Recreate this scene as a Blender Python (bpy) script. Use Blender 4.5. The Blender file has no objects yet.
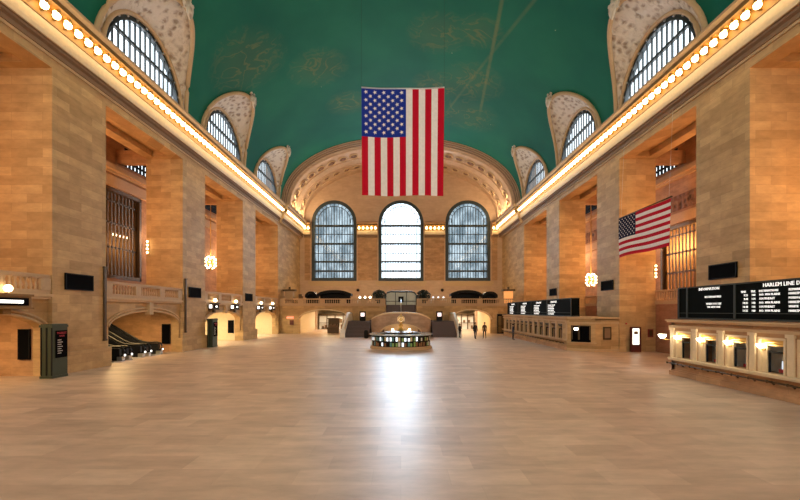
import bpy, math, random
from math import sin, cos, pi, sqrt, radians as R
from mathutils import Vector, Matrix
random.seed(7)
sc = bpy.context.scene
col = sc.collection

# ------------------------------------------------------------------ helpers
class MB:
    def __init__(s): s.v = []; s.f = []; s.m = []; s.sm = []
    def face(s, pts, mi=0, smooth=False):
        b = len(s.v); s.v += [tuple(p) for p in pts]; s.f.append(tuple(range(b, b+len(pts)))); s.m.append(mi); s.sm.append(smooth)
    def box(s, x0, x1, y0, y1, z0, z1, mi=0):
        if x0 > x1: x0, x1 = x1, x0
        if y0 > y1: y0, y1 = y1, y0
        b = len(s.v)
        s.v += [(x0,y0,z0),(x1,y0,z0),(x1,y1,z0),(x0,y1,z0),(x0,y0,z1),(x1,y0,z1),(x1,y1,z1),(x0,y1,z1)]
        for q in ((0,3,2,1),(4,5,6,7),(0,1,5,4),(1,2,6,5),(2,3,7,6),(3,0,4,7)):
            s.f.append(tuple(b+i for i in q)); s.m.append(mi); s.sm.append(False)
    def grid(s, P, nu, nv, mi=0, smooth=True, cu=False):
        b = len(s.v)
        for i in range(nu+1):
            for j in range(nv+1): s.v.append(tuple(P(i/nu, j/nv)))
        for i in range(nu):
            for j in range(nv):
                a = b+i*(nv+1)+j
                s.f.append((a, a+nv+1, a+nv+2, a+1)); s.m.append(mi(i/nu, j/nv) if callable(mi) else mi); s.sm.append(smooth)
    def tube(s, pts, r, n=8, mi=0, caps=True, smooth=True):
        pts = [Vector(p) for p in pts]; rings = []
        rr = r if isinstance(r, (list, tuple)) else [r]*len(pts)
        for i, p in enumerate(pts):
            d = (pts[min(i+1, len(pts)-1)] - pts[max(i-1, 0)]).normalized()
            up = Vector((0,0,1)) if abs(d.z) < .9 else Vector((1,0,0))
            a = d.cross(up).normalized(); c = a.cross(d).normalized()
            b = len(s.v)
            for k in range(n):
                t = 2*pi*k/n; s.v.append(tuple(p + a*cos(t)*rr[i] + c*sin(t)*rr[i]))
            rings.append(b)
        for i in range(len(rings)-1):
            for k in range(n):
                k2 = (k+1) % n
                s.f.append((rings[i]+k, rings[i]+k2, rings[i+1]+k2, rings[i+1]+k)); s.m.append(mi); s.sm.append(smooth)
        if caps:
            s.f.append(tuple(rings[0]+k for k in range(n))[::-1]); s.m.append(mi); s.sm.append(False)
            s.f.append(tuple(rings[-1]+k for k in range(n))); s.m.append(mi); s.sm.append(False)
    def lathe(s, prof, c=(0,0,0), n=16, mi=0, smooth=True, sx=1, sy=1):
        b = len(s.v)
        for r, z in prof:
            for k in range(n):
                t = 2*pi*k/n; s.v.append((c[0]+r*cos(t)*sx, c[1]+r*sin(t)*sy, c[2]+z))
        for i in range(len(prof)-1):
            for k in range(n):
                k2 = (k+1) % n
                s.f.append((b+i*n+k, b+i*n+k2, b+(i+1)*n+k2, b+(i+1)*n+k)); s.m.append(mi); s.sm.append(smooth)
    def ball(s, c, r, mi=0, n=10, m=6, sz=1):
        s.lathe([(max(r*sin(pi*i/m), .0005), -r*cos(pi*i/m)*sz) for i in range(m+1)], c, n, mi)
    def strip(s, us, lo, hi, P, t, mi=0):
        """slab between curves lo(u) and hi(u); P(u, depth, z)"""
        for a, b in zip(us[:-1], us[1:]):
            e = 1e-5
            la, lb, ha, hb = lo(a+e), lo(b-e), hi(a+e), hi(b-e)
            if ha-la < 1e-4 and hb-lb < 1e-4: continue
            s.face([P(a,0,la),P(b,0,lb),P(b,0,hb),P(a,0,ha)], mi)
            s.face([P(a,t,la),P(a,t,ha),P(b,t,hb),P(b,t,lb)], mi)
            s.face([P(a,0,la),P(a,t,la),P(b,t,lb),P(b,0,lb)], mi)
            s.face([P(a,0,ha),P(b,0,hb),P(b,t,hb),P(a,t,ha)], mi)
        for u in us[1:-1]:
            l0, l1 = lo(u-2e-5), lo(u+2e-5)
            if abs(l0-l1) > .05: s.face([P(u,0,l0),P(u,t,l0),P(u,t,l1),P(u,0,l1)], mi)
        a, b = us[0], us[-1]
        s.face([P(a,0,lo(a)),P(a,0,hi(a)),P(a,t,hi(a)),P(a,t,lo(a))], mi)
        s.face([P(b,0,lo(b)),P(b,t,lo(b)),P(b,t,hi(b)),P(b,0,hi(b))], mi)
    def build(s, name, mats, parent=None, loc=None):
        me = bpy.data.meshes.new(name); me.from_pydata(s.v, [], s.f)
        for m in (mats if isinstance(mats, (list, tuple)) else [mats]): me.materials.append(m)
        me.polygons.foreach_set('material_index', s.m); me.polygons.foreach_set('use_smooth', s.sm)
        me.update(); o = bpy.data.objects.new(name, me); col.objects.link(o)
        if parent: o.parent = parent
        if loc: o.location = loc
        return o
def tag(o, label=None, cat=None, group=None, kind=None):
    if label: o['label'] = label
    if cat: o['category'] = cat
    if group: o['group'] = group
    if kind: o['kind'] = kind
    return o
def struct(o, label=None, cat=None): return tag(o, label, cat, kind='structure')
def empty(name, loc, label, cat, group=None, rz=0):
    o = bpy.data.objects.new(name, None); col.objects.link(o); o.location = loc; o.rotation_euler = (0,0,rz)
    o.empty_display_size = .1
    return tag(o, label, cat, group)
def copy_tree(o, parent=None):
    c = o.copy(); col.objects.link(c); c.parent = parent
    for ch in [x for x in bpy.data.objects if x.parent == o]: copy_tree(ch, c)
    return c
def put(part, root):
    """part built in world space, hand it to a root that sits at its base"""
    part.parent = root
    part.matrix_parent_inverse = Matrix.Translation(-Vector(root.location)) if True else None
    return part

# ------------------------------------------------------------------ materials
def newmat(name):
    m = bpy.data.materials.new(name); m.use_nodes = True
    nt = m.node_tree; b = nt.nodes['Principled BSDF']
    return m, nt, b
def plain(name, c, rough=.5, metal=0, emit=0, ec=None, spec=.5):
    m, nt, b = newmat(name)
    b.inputs['Base Color'].default_value = (*c, 1); b.inputs['Roughness'].default_value = rough
    b.inputs['Metallic'].default_value = metal; b.inputs['Specular IOR Level'].default_value = spec
    if emit:
        b.inputs['Emission Color'].default_value = (*(ec or c), 1); b.inputs['Emission Strength'].default_value = emit
    else:
        n = nt.nodes.new('ShaderNodeTexNoise'); n.inputs['Scale'].default_value = 6; n.inputs['Detail'].default_value = 3
        g = nt.nodes.new('ShaderNodeNewGeometry'); nt.links.new(g.outputs['Position'], n.inputs['Vector'])
        mx = nt.nodes.new('ShaderNodeMix'); mx.data_type = 'RGBA'
        mx.inputs[6].default_value = (*[x*.86 for x in c], 1); mx.inputs[7].default_value = (*[min(x*1.12, 1) for x in c], 1)
        nt.links.new(n.outputs['Fac'], mx.inputs[0]); nt.links.new(mx.outputs[2], b.inputs['Base Color'])
    return m
def blocks(name, c1, c2, w, h, mortar, mc, floor=False, rough=.6, noise=.25, bump=.15, big=None, off=.5, nscale=1.2, spec=.3):
    m, nt, b = newmat(name); L = nt.links.new; N = nt.nodes.new
    g = N('ShaderNodeNewGeometry'); sp = N('ShaderNodeSeparateXYZ'); L(g.outputs['Position'], sp.inputs[0])
    cb = N('ShaderNodeCombineXYZ')
    if floor: L(sp.outputs[0], cb.inputs[0]); L(sp.outputs[1], cb.inputs[1])
    else:
        ad = N('ShaderNodeMath'); ad.operation = 'ADD'; L(sp.outputs[0], ad.inputs[0]); L(sp.outputs[1], ad.inputs[1])
        L(ad.outputs[0], cb.inputs[0]); L(sp.outputs[2], cb.inputs[1])
    br = N('ShaderNodeTexBrick'); br.offset = off; br.inputs['Scale'].default_value = 1
    br.inputs['Brick Width'].default_value = w; br.inputs['Row Height'].default_value = h
    br.inputs['Mortar Size'].default_value = mortar; br.inputs['Mortar Smooth'].default_value = .2
    br.inputs['Color1'].default_value = (*c1, 1); br.inputs['Color2'].default_value = (*c2, 1); br.inputs['Mortar'].default_value = (*mc, 1)
    L(cb.outputs[0], br.inputs['Vector'])
    n = N('ShaderNodeTexNoise'); n.inputs['Scale'].default_value = nscale; n.inputs['Detail'].default_value = 6
    n.inputs['Roughness'].default_value = .65
    mp = N('ShaderNodeMapping'); mp.inputs['Scale'].default_value = (.9, .9, 2.2) if not floor else (1, 3, 1)
    L(g.outputs['Position'], mp.inputs[0]); L(mp.outputs[0], n.inputs['Vector'])
    rp = N('ShaderNodeValToRGB'); rp.color_ramp.elements[0].position = .3; rp.color_ramp.elements[1].position = .7
    rp.color_ramp.elements[0].color = (1-noise, 1-noise*1.1, 1-noise*1.2, 1); rp.color_ramp.elements[1].color = (1+noise*.4, 1+noise*.3, 1+noise*.3, 1)
    L(n.outputs['Fac'], rp.inputs[0])
    mx = N('ShaderNodeMix'); mx.data_type = 'RGBA'; mx.blend_type = 'MULTIPLY'; mx.inputs[0].default_value = 1
    L(br.outputs['Color'], mx.inputs[6]); L(rp.outputs[0], mx.inputs[7])
    L(mx.outputs[2], b.inputs['Base Color']); b.inputs['Roughness'].default_value = rough
    b.inputs['Specular IOR Level'].default_value = spec
    bp = N('ShaderNodeBump'); bp.inputs['Strength'].default_value = bump; bp.inputs['Distance'].default_value = .02; bp.invert = True
    L(br.outputs['Fac'], bp.inputs['Height']); L(bp.outputs[0], b.inputs['Normal'])
    return m, nt, b, n
STONE = blocks('limestone_blocks', (.60,.41,.205), (.43,.28,.13), 1.6, .47, .006, (.36,.235,.11), bump=.3, noise=.24)[0]
STONE2 = blocks('warm_limestone_blocks', (.56,.34,.18), (.43,.25,.13), 1.5, .44, .005, (.38,.23,.12), noise=.3)[0]
TYMP = blocks('plaster_stone', (.58,.40,.27), (.53,.365,.245), 2.2, .8, .004, (.45,.3,.19), noise=.12)[0]
fm, fnt, fb, fn = blocks('marble_floor_slabs', (.70,.54,.43), (.54,.395,.31), 1.55, .78, .003, (.5,.37,.28), floor=True, rough=.41, noise=.26, bump=0, off=.37, nscale=.8, spec=1.0)
for l in list(fb.inputs['Normal'].links): fnt.links.remove(l)
FLOOR = fm
TRIM = plain('carved_limestone', (.56,.385,.215), .6)
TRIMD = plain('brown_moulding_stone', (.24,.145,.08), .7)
CREAM = plain('cream_plaster', (.74,.60,.40), .6)
BALU = plain('balustrade_stone', (.50,.34,.20), .6)
DARK = plain('black_metal', (.008,.008,.010), .6, spec=.2)
BLACKP = plain('black_panel', (.003,.003,.004), .9, spec=.05)
BRONZE = plain('bronze', (.10,.065,.035), .45, .6)
GOLD = plain('polished_brass', (.75,.48,.16), .3, .9)
GILT = plain('gilded_stone', (.24,.13,.035), .55, .2)
IRON = plain('dark_blue_iron', (.028,.042,.05), .5)
STEEL = plain('brushed_steel', (.55,.56,.57), .35, .8)
GREENP = plain('dark_green_paint', (.035,.05,.028), .45)
REDP = plain('red_print', (.5,.03,.05), .5)
WHITE = plain('white_print', (.85,.85,.83), .5)
BOARD = plain('black_board', (.004,.006,.006), .85, spec=.06)
BOARDF = plain('dark_bronze_frame', (.03,.035,.03), .6, .2)
LED = plain('lit_letters', (1,1,1), emit=.8, ec=(1,.98,.93))
BULB = plain('glowing_bulb', (1,.9,.7), emit=15, ec=(1,.68,.30))
LAMP = plain('glowing_shade', (1,.95,.85), emit=14, ec=(1,.85,.58))
LAMPW = plain('glowing_globe', (1,.97,.9), emit=9, ec=(1,.74,.40))
SIGNW = plain('lit_sign_face', (1,1,1), emit=2.2, ec=(1,.97,.9))
SCREEN = plain('lit_screen', (.8,.85,.9), emit=1.1, ec=(.75,.88,1))
SCREENP = plain('lit_pink_screen', (.9,.8,.8), emit=1.3, ec=(1,.82,.80))
POSTER = plain('lit_poster', (.9,.95,.88), emit=1.4, ec=(.93,1,.85))
STEPM = plain('shaded_marble_steps', (.10,.062,.06), .5)  # shadow over the stairs is put into this dark base colour
RED = plain('red_cloth', (.48,.006,.025), .8, spec=.1)
WCL = plain('white_cloth', (.80,.76,.78), .8, spec=.1)
BLUE = plain('navy_cloth', (.012,.032,.30), .8, spec=.1)
NAVY2 = plain('dark_navy_cloth', (.012,.016,.05), .8, spec=.1)
RUBBER = plain('black_rubber', (.008,.009,.012), .45, spec=.3)
SKIN = plain('skin', (.45,.27,.18), .6); HAIR = plain('dark_hair', (.02,.014,.01), .7)
LEAF = plain('dark_leaves', (.012,.028,.022), .7)
CLOTHS = [plain('black_coat', (.012,.013,.018), .8), plain('navy_jacket', (.02,.03,.07), .8), plain('grey_jacket', (.12,.13,.15), .8), plain('brown_coat', (.06,.03,.02), .8)]

def carved(name, c1, c2, scale, bump):
    m, nt, b = newmat(name); L = nt.links.new; N = nt.nodes.new
    g = N('ShaderNodeNewGeometry')
    n = N('ShaderNodeTexNoise'); n.inputs['Scale'].default_value = scale; n.inputs['Detail'].default_value = 5; n.inputs['Distortion'].default_value = 1.2
    L(g.outputs['Position'], n.inputs['Vector'])
    v = N('ShaderNodeTexVoronoi'); v.feature = 'SMOOTH_F1'; v.inputs['Scale'].default_value = scale*.9; v.inputs['Smoothness'].default_value = .4
    L(n.outputs['Color'], v.inputs['Vector'])
    L(g.outputs['Position'], v.inputs['Vector'])
    ad = N('ShaderNodeMath'); ad.operation = 'ADD'; L(n.outputs['Fac'], ad.inputs[0]); L(v.outputs['Distance'], ad.inputs[1])
    rp = N('ShaderNodeValToRGB'); rp.color_ramp.elements[0].position = .62; rp.color_ramp.elements[1].position = 1.0
    rp.color_ramp.elements[0].color = (*c1, 1); rp.color_ramp.elements[1].color = (*c2, 1)
    L(ad.outputs[0], rp.inputs[0]); L(rp.outputs[0], b.inputs['Base Color']); b.inputs['Roughness'].default_value = .7
    bp = N('ShaderNodeBump'); bp.inputs['Strength'].default_value = bump; bp.inputs['Distance'].default_value = .25
    L(ad.outputs[0], bp.inputs['Height']); L(bp.outputs[0], b.inputs['Normal'])
    return m
CARVED = carved('carved_relief', (.34,.25,.18), (.72,.64,.54), 2.3, .9)
CARVEDB = carved('bronze_relief', (.07,.035,.02), (.26,.13,.08), 2.2, .9)

def glass(name, c1, c2, scale):
    m, nt, b = newmat(name); L = nt.links.new; N = nt.nodes.new
    g = N('ShaderNodeNewGeometry'); mp = N('ShaderNodeMapping'); mp.inputs['Scale'].default_value = (scale, scale, scale*.45)
    L(g.outputs['Position'], mp.inputs[0])
    n = N('ShaderNodeTexNoise'); n.inputs['Scale'].default_value = 1; n.inputs['Detail'].default_value = 4; L(mp.outputs[0], n.inputs['Vector'])
    rp = N('ShaderNodeValToRGB'); rp.color_ramp.elements[0].position = .38; rp.color_ramp.elements[1].position = .66
    rp.color_ramp.elements[0].color = (*c1, 1); rp.color_ramp.elements[1].color = (*c2, 1); L(n.outputs['Fac'], rp.inputs[0])
    tr = N('ShaderNodeBsdfTransparent'); L(rp.outputs[0], tr.inputs[0])
    gl = N('ShaderNodeBsdfGlossy'); gl.inputs['Roughness'].default_value = .1
    mx = N('ShaderNodeMixShader'); mx.inputs[0].default_value = .05; L(tr.outputs[0], mx.inputs[1]); L(gl.outputs[0], mx.inputs[2])
    L(mx.outputs[0], nt.nodes['Material Output'].inputs[0]); nt.nodes.remove(b)
    return m
GLASSF = glass('dimmed_grey_glass', (.09,.115,.13), (.27,.31,.33), 1.1)  # grey side panes, tinted down to stand in for weaker daylight
GLASSC = glass('clear_hazy_glass', (.75,.82,.86), (.95,.97,1), .5)
GLASSL = glass('clear_lunette_glass', (.80,.83,.86), (.95,.95,.95), .6)
GLASSB = glass('booth_glass', (.85,.88,.9), (.95,.97,.97), .6)

# starry green ceiling
def ceiling_mat():
    m, nt, b = newmat('green_starry_plaster'); L = nt.links.new; N = nt.nodes.new
    g = N('ShaderNodeNewGeometry')
    n = N('ShaderNodeTexNoise'); n.inputs['Scale'].default_value = .12; n.inputs['Detail'].default_value = 4; L(g.outputs['Position'], n.inputs['Vector'])
    rp = N('ShaderNodeValToRGB'); rp.color_ramp.elements[0].position = .3; rp.color_ramp.elements[1].position = .75
    rp.color_ramp.elements[0].color = (.002,.105,.076,1); rp.color_ramp.elements[1].color = (.010,.165,.10,1); L(n.outputs['Fac'], rp.inputs[0])
    cur = rp.outputs[0]
    # faint gold constellation figures, painted on the plaster: ridged noise kept to a few patches
    w = N('ShaderNodeTexNoise'); w.inputs['Scale'].default_value = .4; w.inputs['Detail'].default_value = 4; w.inputs['Distortion'].default_value = 1.6; L(g.outputs['Position'], w.inputs['Vector'])
    a1 = N('ShaderNodeMath'); a1.operation = 'SUBTRACT'; L(w.outputs['Fac'], a1.inputs[0]); a1.inputs[1].default_value = .5
    a2 = N('ShaderNodeMath'); a2.operation = 'ABSOLUTE'; L(a1.outputs[0], a2.inputs[0])
    rg = N('ShaderNodeMapRange'); L(a2.outputs[0], rg.inputs[0]); rg.inputs[1].default_value = 0; rg.inputs[2].default_value = .045; rg.inputs[3].default_value = 1; rg.inputs[4].default_value = 0
    acc = None
    for (x, y, z, r) in ((-8.6,42,28.5,3.4),(3.5,38,29.3,3.2),(4.3,47,29.2,3.6),(7.8,45,28.8,4),(8.3,52,28.2,4.5),(-6.5,50,29,3),(7,37,28.8,2.5),(-14,37,26,4.2)):
        vm = N('ShaderNodeVectorMath'); vm.operation = 'DISTANCE'; L(g.outputs['Position'], vm.inputs[0]); vm.inputs[1].default_value = (x,y,z)
        mr = N('ShaderNodeMapRange'); L(vm.outputs['Value'], mr.inputs[0]); mr.inputs[1].default_value = r*.35; mr.inputs[2].default_value = r; mr.inputs[3].default_value = 1; mr.inputs[4].default_value = 0
        if acc is None: acc = mr.outputs[0]
        else:
            ma = N('ShaderNodeMath'); ma.operation = 'MAXIMUM'; L(acc, ma.inputs[0]); L(mr.outputs[0], ma.inputs[1]); acc = ma.outputs[0]
    ml = N('ShaderNodeMath'); ml.operation = 'MULTIPLY'; L(acc, ml.inputs[0]); L(rg.outputs[0], ml.inputs[1])
    gl = N('ShaderNodeMath'); gl.operation = 'MULTIPLY_ADD'; L(acc, gl.inputs[0]); gl.inputs[1].default_value = .12; 
    m3 = N('ShaderNodeMath'); m3.operation = 'MULTIPLY'; L(ml.outputs[0], m3.inputs[0]); m3.inputs[1].default_value = .38
    L(m3.outputs[0], gl.inputs[2])
    mx = N('ShaderNodeMix'); mx.data_type = 'RGBA'; mx.inputs[7].default_value = (.22,.20,.07,1); L(cur, mx.inputs[6]); L(gl.outputs[0], mx.inputs[0]); cur = mx.outputs[2]
    # two long painted gold lines
    sx = N('ShaderNodeSeparateXYZ'); L(g.outputs['Position'], sx.inputs[0])
    for a_, b_, y0_, y1_, k_ in ((5.13,.0938,33,52,.30),(17.86,-.2284,33,54,.16)):
        t1 = N('ShaderNodeMath'); t1.operation = 'MULTIPLY_ADD'; L(sx.outputs[1], t1.inputs[0]); t1.inputs[1].default_value = b_; t1.inputs[2].default_value = a_
        t2 = N('ShaderNodeMath'); t2.operation = 'SUBTRACT'; L(sx.outputs[0], t2.inputs[0]); L(t1.outputs[0], t2.inputs[1])
        t3 = N('ShaderNodeMath'); t3.operation = 'ABSOLUTE'; L(t2.outputs[0], t3.inputs[0])
        t4 = N('ShaderNodeMapRange'); L(t3.outputs[0], t4.inputs[0]); t4.inputs[1].default_value = .06; t4.inputs[2].default_value = .22; t4.inputs[3].default_value = k_; t4.inputs[4].default_value = 0
        t5 = N('ShaderNodeMapRange'); L(sx.outputs[1], t5.inputs[0]); t5.inputs[1].default_value = y1_-4; t5.inputs[2].default_value = y1_; t5.inputs[3].default_value = 1; t5.inputs[4].default_value = 0
        t6 = N('ShaderNodeMath'); t6.operation = 'MULTIPLY'; L(t4.outputs[0], t6.inputs[0]); L(t5.outputs[0], t6.inputs[1])
        t7 = N('ShaderNodeMath'); t7.operation = 'MULTIPLY'; L(t6.outputs[0], t7.inputs[0]); L(w.outputs['Fac'], t7.inputs[1])
        t8 = N('ShaderNodeMath'); t8.operation = 'MULTIPLY'; L(t7.outputs[0], t8.inputs[0]); t8.inputs[1].default_value = 2
        mz = N('ShaderNodeMix'); mz.data_type = 'RGBA'; mz.inputs[7].default_value = (.30,.26,.09,1); L(cur, mz.inputs[6]); L(t8.outputs[0], mz.inputs[0]); cur = mz.outputs[2]
    # stars
    v = N('ShaderNodeTexVoronoi'); v.inputs['Scale'].default_value = .38; L(g.outputs['Position'], v.inputs['Vector'])
    lt = N('ShaderNodeMath'); lt.operation = 'LESS_THAN'; L(v.outputs['Distance'], lt.inputs[0]); lt.inputs[1].default_value = .018
    mx2 = N('ShaderNodeMix'); mx2.data_type = 'RGBA'; mx2.inputs[7].default_value = (.45,.5,.3,1); L(cur, mx2.inputs[6]); L(lt.outputs[0], mx2.inputs[0])
    L(mx2.outputs[2], b.inputs['Base Color']); b.inputs['Roughness'].default_value = .75; b.inputs['Specular IOR Level'].default_value = .2
    return m
GREEN = ceiling_mat()

# ------------------------------------------------------------------ dimensions
HW = 18.0; Z0 = 19.2; RISE = 10.3; NE = 2.2
YB = -9.0; YR = 61.0; YF = 72.0
PIERS = [(-4.6,-.7),(8.1,12.1),(20.9,24.7),(33.4,37.2),(46.1,50.1),(59.3,72.0)]
BAYC = [3.7,16.5,29.05,41.65,54.7]
SOF = 15.9
def vx(z, a=HW, b=RISE): 
    t = min(max((z-Z0)/b, 0), 1); return a*(1-t**NE)**(1/NE)
def vz(x, a=HW, b=RISE):
    t = min(abs(x)/a, 1); return Z0+b*(1-t**NE)**(1/NE)
LW, LH = 5.0, 5.85
LUN = [c-.3 for c in BAYC]
def groin(y):
    for c in LUN:
        d = abs(y-c)/LW
        if d < 1: return Z0+LH*sqrt(1-d*d)
    return Z0
# ------------------------------------------------------------------ floor, ceiling
mb = MB(); mb.box(-34, 34, YB, 82, -.3, 0); struct(mb.build('floor', FLOOR))
mb = MB()
ys = [YB]
for c in LUN:
    for k in range(0, 33): ys.append(c - LW*cos(pi*k/32))
ys.append(YR); ys = sorted(set(round(y, 4) for y in ys)); NV = 48
for s in (-1, 1):
    rings = []
    for y in ys:
        zs = groin(y); x0 = vx(zs); th0 = math.acos(min(x0/HW, 1))
        row = []
        for k in range(NV+1):
            th = th0 + (pi/2-th0)*k/NV; x = HW*cos(th)
            row.append((s*x if k else s*x0, y, vz(x) if k else zs))
        rings.append(row)
    for r0, r1 in zip(rings[:-1], rings[1:]):
        b = len(mb.v); mb.v += r0 + r1
        for k in range(NV):
            q = (b+k, b+k+1, b+NV+2+k, b+NV+1+k)
            mb.f.append(q if s < 0 else q[::-1]); mb.m.append(0); mb.sm.append(True)
struct(mb.build('ceiling', GREEN))

# ------------------------------------------------------------------ side walls
def side_walls(s, name):
    mb = MB()
    for (a, b) in PIERS:
        last = b > 70
        mb.box(s*18, s*(21 if not last else 24), a, b, 0, SOF)
        if not last: mb.box(s*17.86, s*18.4, a-.3, b+.3, 0, 1.15)   # plinth
        else: mb.box(s*17.86, s*18.4, a-.3, b, 0, 1.15)
    # architrave over the openings with a sunk coffer in each soffit
    mb.box(s*18, s*19.0, YB, YF, SOF, 17.2); mb.box(s*20.2, s*21.0, YB, YF, SOF, 17.2); mb.box(s*19, s*20.2, YB, YF, 16.35, 17.2)
    for (a, b) in PIERS: mb.box(s*19, s*20.2, a-.5, b+.5, SOF, 16.4)
    # clerestory wall pierced by lunettes
    def P(u, d, z): return (s*(18+d), u, z)
    RA = 4.45
    us = [YB]
    for c in LUN: us += [c-RA*cos(pi*k/24) for k in range(25)]
    us.append(YF)
    def lo(u):
        for c in LUN:
            if abs(u-c) < RA: return 19.1+sqrt(max(RA*RA-(u-c)**2, 0))
        return 17.2
    mb.strip(us, lo, lambda u: 26.2, P, .35)
    mb.box(s*18, s*18.35, YB, YF, 17.2, 19.1)
    return struct(mb.build(name, STONE))
side_walls(-1, 'wall_left'); side_walls(1, 'wall_right')

# passages behind the piers
def passage(s, name):
    mb = MB()
    wins = [(2.0,9.6),(14.9,23.5),(28.0,36.6),(41.0,47.9),(52.5,58.5)]
    zb = 6.0 if s < 0 else 4.5
    us = [YB]
    for a, b in wins: us += [a, b]
    us.append(YF)
    inw = lambda u: any(a < u < b for a, b in wins)
    P = lambda u, d, z: (s*(23.5+d), u, z)
    zt = 13.4 if s < 0 else 10.7
    for a, b in zip(us[:-1], us[1:]):
        if inw((a+b)/2):
            mb.box(s*23.5, s*24.1, a, b, 3.9, zb); mb.box(s*23.5, s*24.1, a, b, zt, 15.65)
        else: mb.box(s*23.5, s*24.1, a, b, 3.9, 15.65)
    cl = [(9.3,13.5),(21.9,27.5),(34.4,40.2),(47.1,53.0)]
    e_ = [YB]+[q for c_ in cl for q in c_]+[YF]
    for k in range(0, len(e_), 2): mb.box(s*23.5, s*24.1, e_[k], e_[k+1], 15.65, 18.2)
    for c_ in cl: mb.box(s*23.5, s*24.1, c_[0], c_[1], 17.3, 18.2)
    mb.box(s*21, s*24.1, YB, YF, 18.2, 18.5)        # passage ceiling
    mb.box(s*20.9, s*21.3, YB, YF, 17.2, 18.3)
    for (a, b) in PIERS[:-1]: mb.box(s*21, s*23.5, a, a+.6, 15.55, 16.6)
    mb.box(s*21.0, s*24.1, YB, YF, 3.9, 4.15)      # passage floor
    mb.box(s*26.5, s*26.8, YB, YF, 3.9, 14.9); mb.box(s*24.1, s*26.8, YB, YF, 3.7, 3.9); mb.box(s*24.1, s*26.8, YB, YF, 14.6, 14.9)
    o = struct(mb.build(name, STONE2)); 
    t = MB()
    t.box(s*23.3, s*23.5, YB, YF, zt+.05, zt+.9); t.box(s*23.2, s*23.5, YB, YF, 14.5, 14.7); t.box(s*22.95, s*23.5, YB, YF, 14.7, 15.0); t.box(s*23.2, s*23.5, YB, YF, 15.0, 15.25)
    struct(t.build('trim_%d' % (5 if s < 0 else 6), TRIM))
    if s > 0:
        t = MB(); t.grid(lambda u, v: (s*23.44, YB+u*(YF-YB), 11.85+v*1.3), 60, 1, smooth=False); struct(t.build('trim_7', CARVEDB))
    for i, (a, b) in enumerate(wins):
        if a < 10: continue
        w = MB(); x = s*23.75; n = int((b-a)/.42)
        w.box(s*23.45, s*23.95, a, a+.25, zb, zt); w.box(s*23.45, s*23.95, b-.25, b, zb, zt)
        w.box(s*23.45, s*23.95, a, b, zb, zb+.3); w.box(s*23.45, s*23.95, a, b, zt-.3, zt)
        for k in range(1, n): 
            y = a+(b-a)*k/n; w.box(x-.07, x+.07, y-.075, y+.075, zb, zt)
        for z in (zb+.35*(zt-zb), zb+.62*(zt-zb), zb+.86*(zt-zb)): w.box(x-.07, x+.07, a, b, z-.07, z+.07)
        fr = struct(w.build('window_%d' % (20+i+(10 if s > 0 else 0)), BRONZE))
    for i, (a, b) in enumerate(cl):
        c = MB()                                     # small clerestory above
        for k in range(0, 13): y = a+(b-a)*k/12; c.box(s*23.6, s*23.8, y-.05, y+.05, 15.65, 17.3)
        for z in (15.7, 16.2, 16.75, 17.25): c.box(s*23.62, s*23.78, a, b, z-.06, z+.06)
        struct(c.build('window_%d' % (40+i+(10 if s > 0 else 0)), DARK))
passage(-1, 'wall_left_passage'); passage(1, 'wall_right_passage')

# ------------------------------------------------------------------ cornices with their bulbs
PROF = [(18.0,16.35),(17.9,16.35),(17.9,16.5),(17.82,16.5),(17.82,16.62),(17.9,16.66),(17.9,16.78),(17.74,16.85),(17.74,16.98),
        (17.66,16.98),(17.60,17.0),(17.55,17.2),(17.53,17.42),(17.51,17.62),(17.50,17.66),(17.47,17.70),(17.5,17.74),(17.5,18.42),(17.02,18.5),(17.02,18.75),(16.86,18.9),(16.86,19.05),(17.1,19.2),(18.2,19.25)]
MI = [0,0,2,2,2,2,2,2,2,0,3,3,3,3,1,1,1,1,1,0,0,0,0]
def cornice(s, name, y0, y1, dx=0):
    mb = MB(); P = [(s*(x-dx if 0 < i < len(PROF)-1 else x), z) for i, (x, z) in enumerate(PROF)]
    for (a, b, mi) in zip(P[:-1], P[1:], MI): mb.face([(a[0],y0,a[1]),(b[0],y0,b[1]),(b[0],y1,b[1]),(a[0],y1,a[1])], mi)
    mb.face([(x,y0,z) for x, z in P]); mb.face([(x,y1,z) for x, z in P][::-1])
    # gilded dividers between the lamps
    y = y0+.35
    while y < y1: mb.box(s*(17.15-dx), s*(17.5-dx), y-.05, y+.05, 17.95, 18.5, 1); y += .69
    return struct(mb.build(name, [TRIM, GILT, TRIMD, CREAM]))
cornice(-1, 'trim_1', YB, 59.6); cornice(1, 'trim_2', YB, 59.6); cornice(-1, 'trim_3', 59.6, YF, .35); cornice(1, 'trim_4', 59.6, YF, .35)
b0 = MB(); b0.lathe([(.05,.17),(.08,.12),(.10,.04),(.17,-.05),(.18,-.13),(.13,-.22),(.06,-.26),(.001,-.27)], (0,0,0), 10, 0)
b0.lathe([(.07,.22),(.07,.14),(.10,.12)], (0,0,0), 8, 1)
proto = b0.build('cornice_light_bulb', [BULB, GOLD]); first = True
def bulb(x, y, z, label, group, rz=0, tilt=0):
    global first
    o = proto if first else proto.copy()
    if not first: col.objects.link(o)
    first = False
    o.location = (x, y, z); o.rotation_euler = (0, tilt, rz); tag(o, label, 'light bulb', group)
for s, nm in ((-1, 'left'), (1, 'right')):
    y = 15.35
    while y < 71.2:
        if abs(y-59.6) > .2: bulb(s*(17.2 if y < 59.6 else 16.85), y, 18.15, 'glowing bulb in the gilded lamp row of the long %s cornice' % nm, 'bulbs along the %s cornice' % nm, 0, s*.45)
        y += .69

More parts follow.
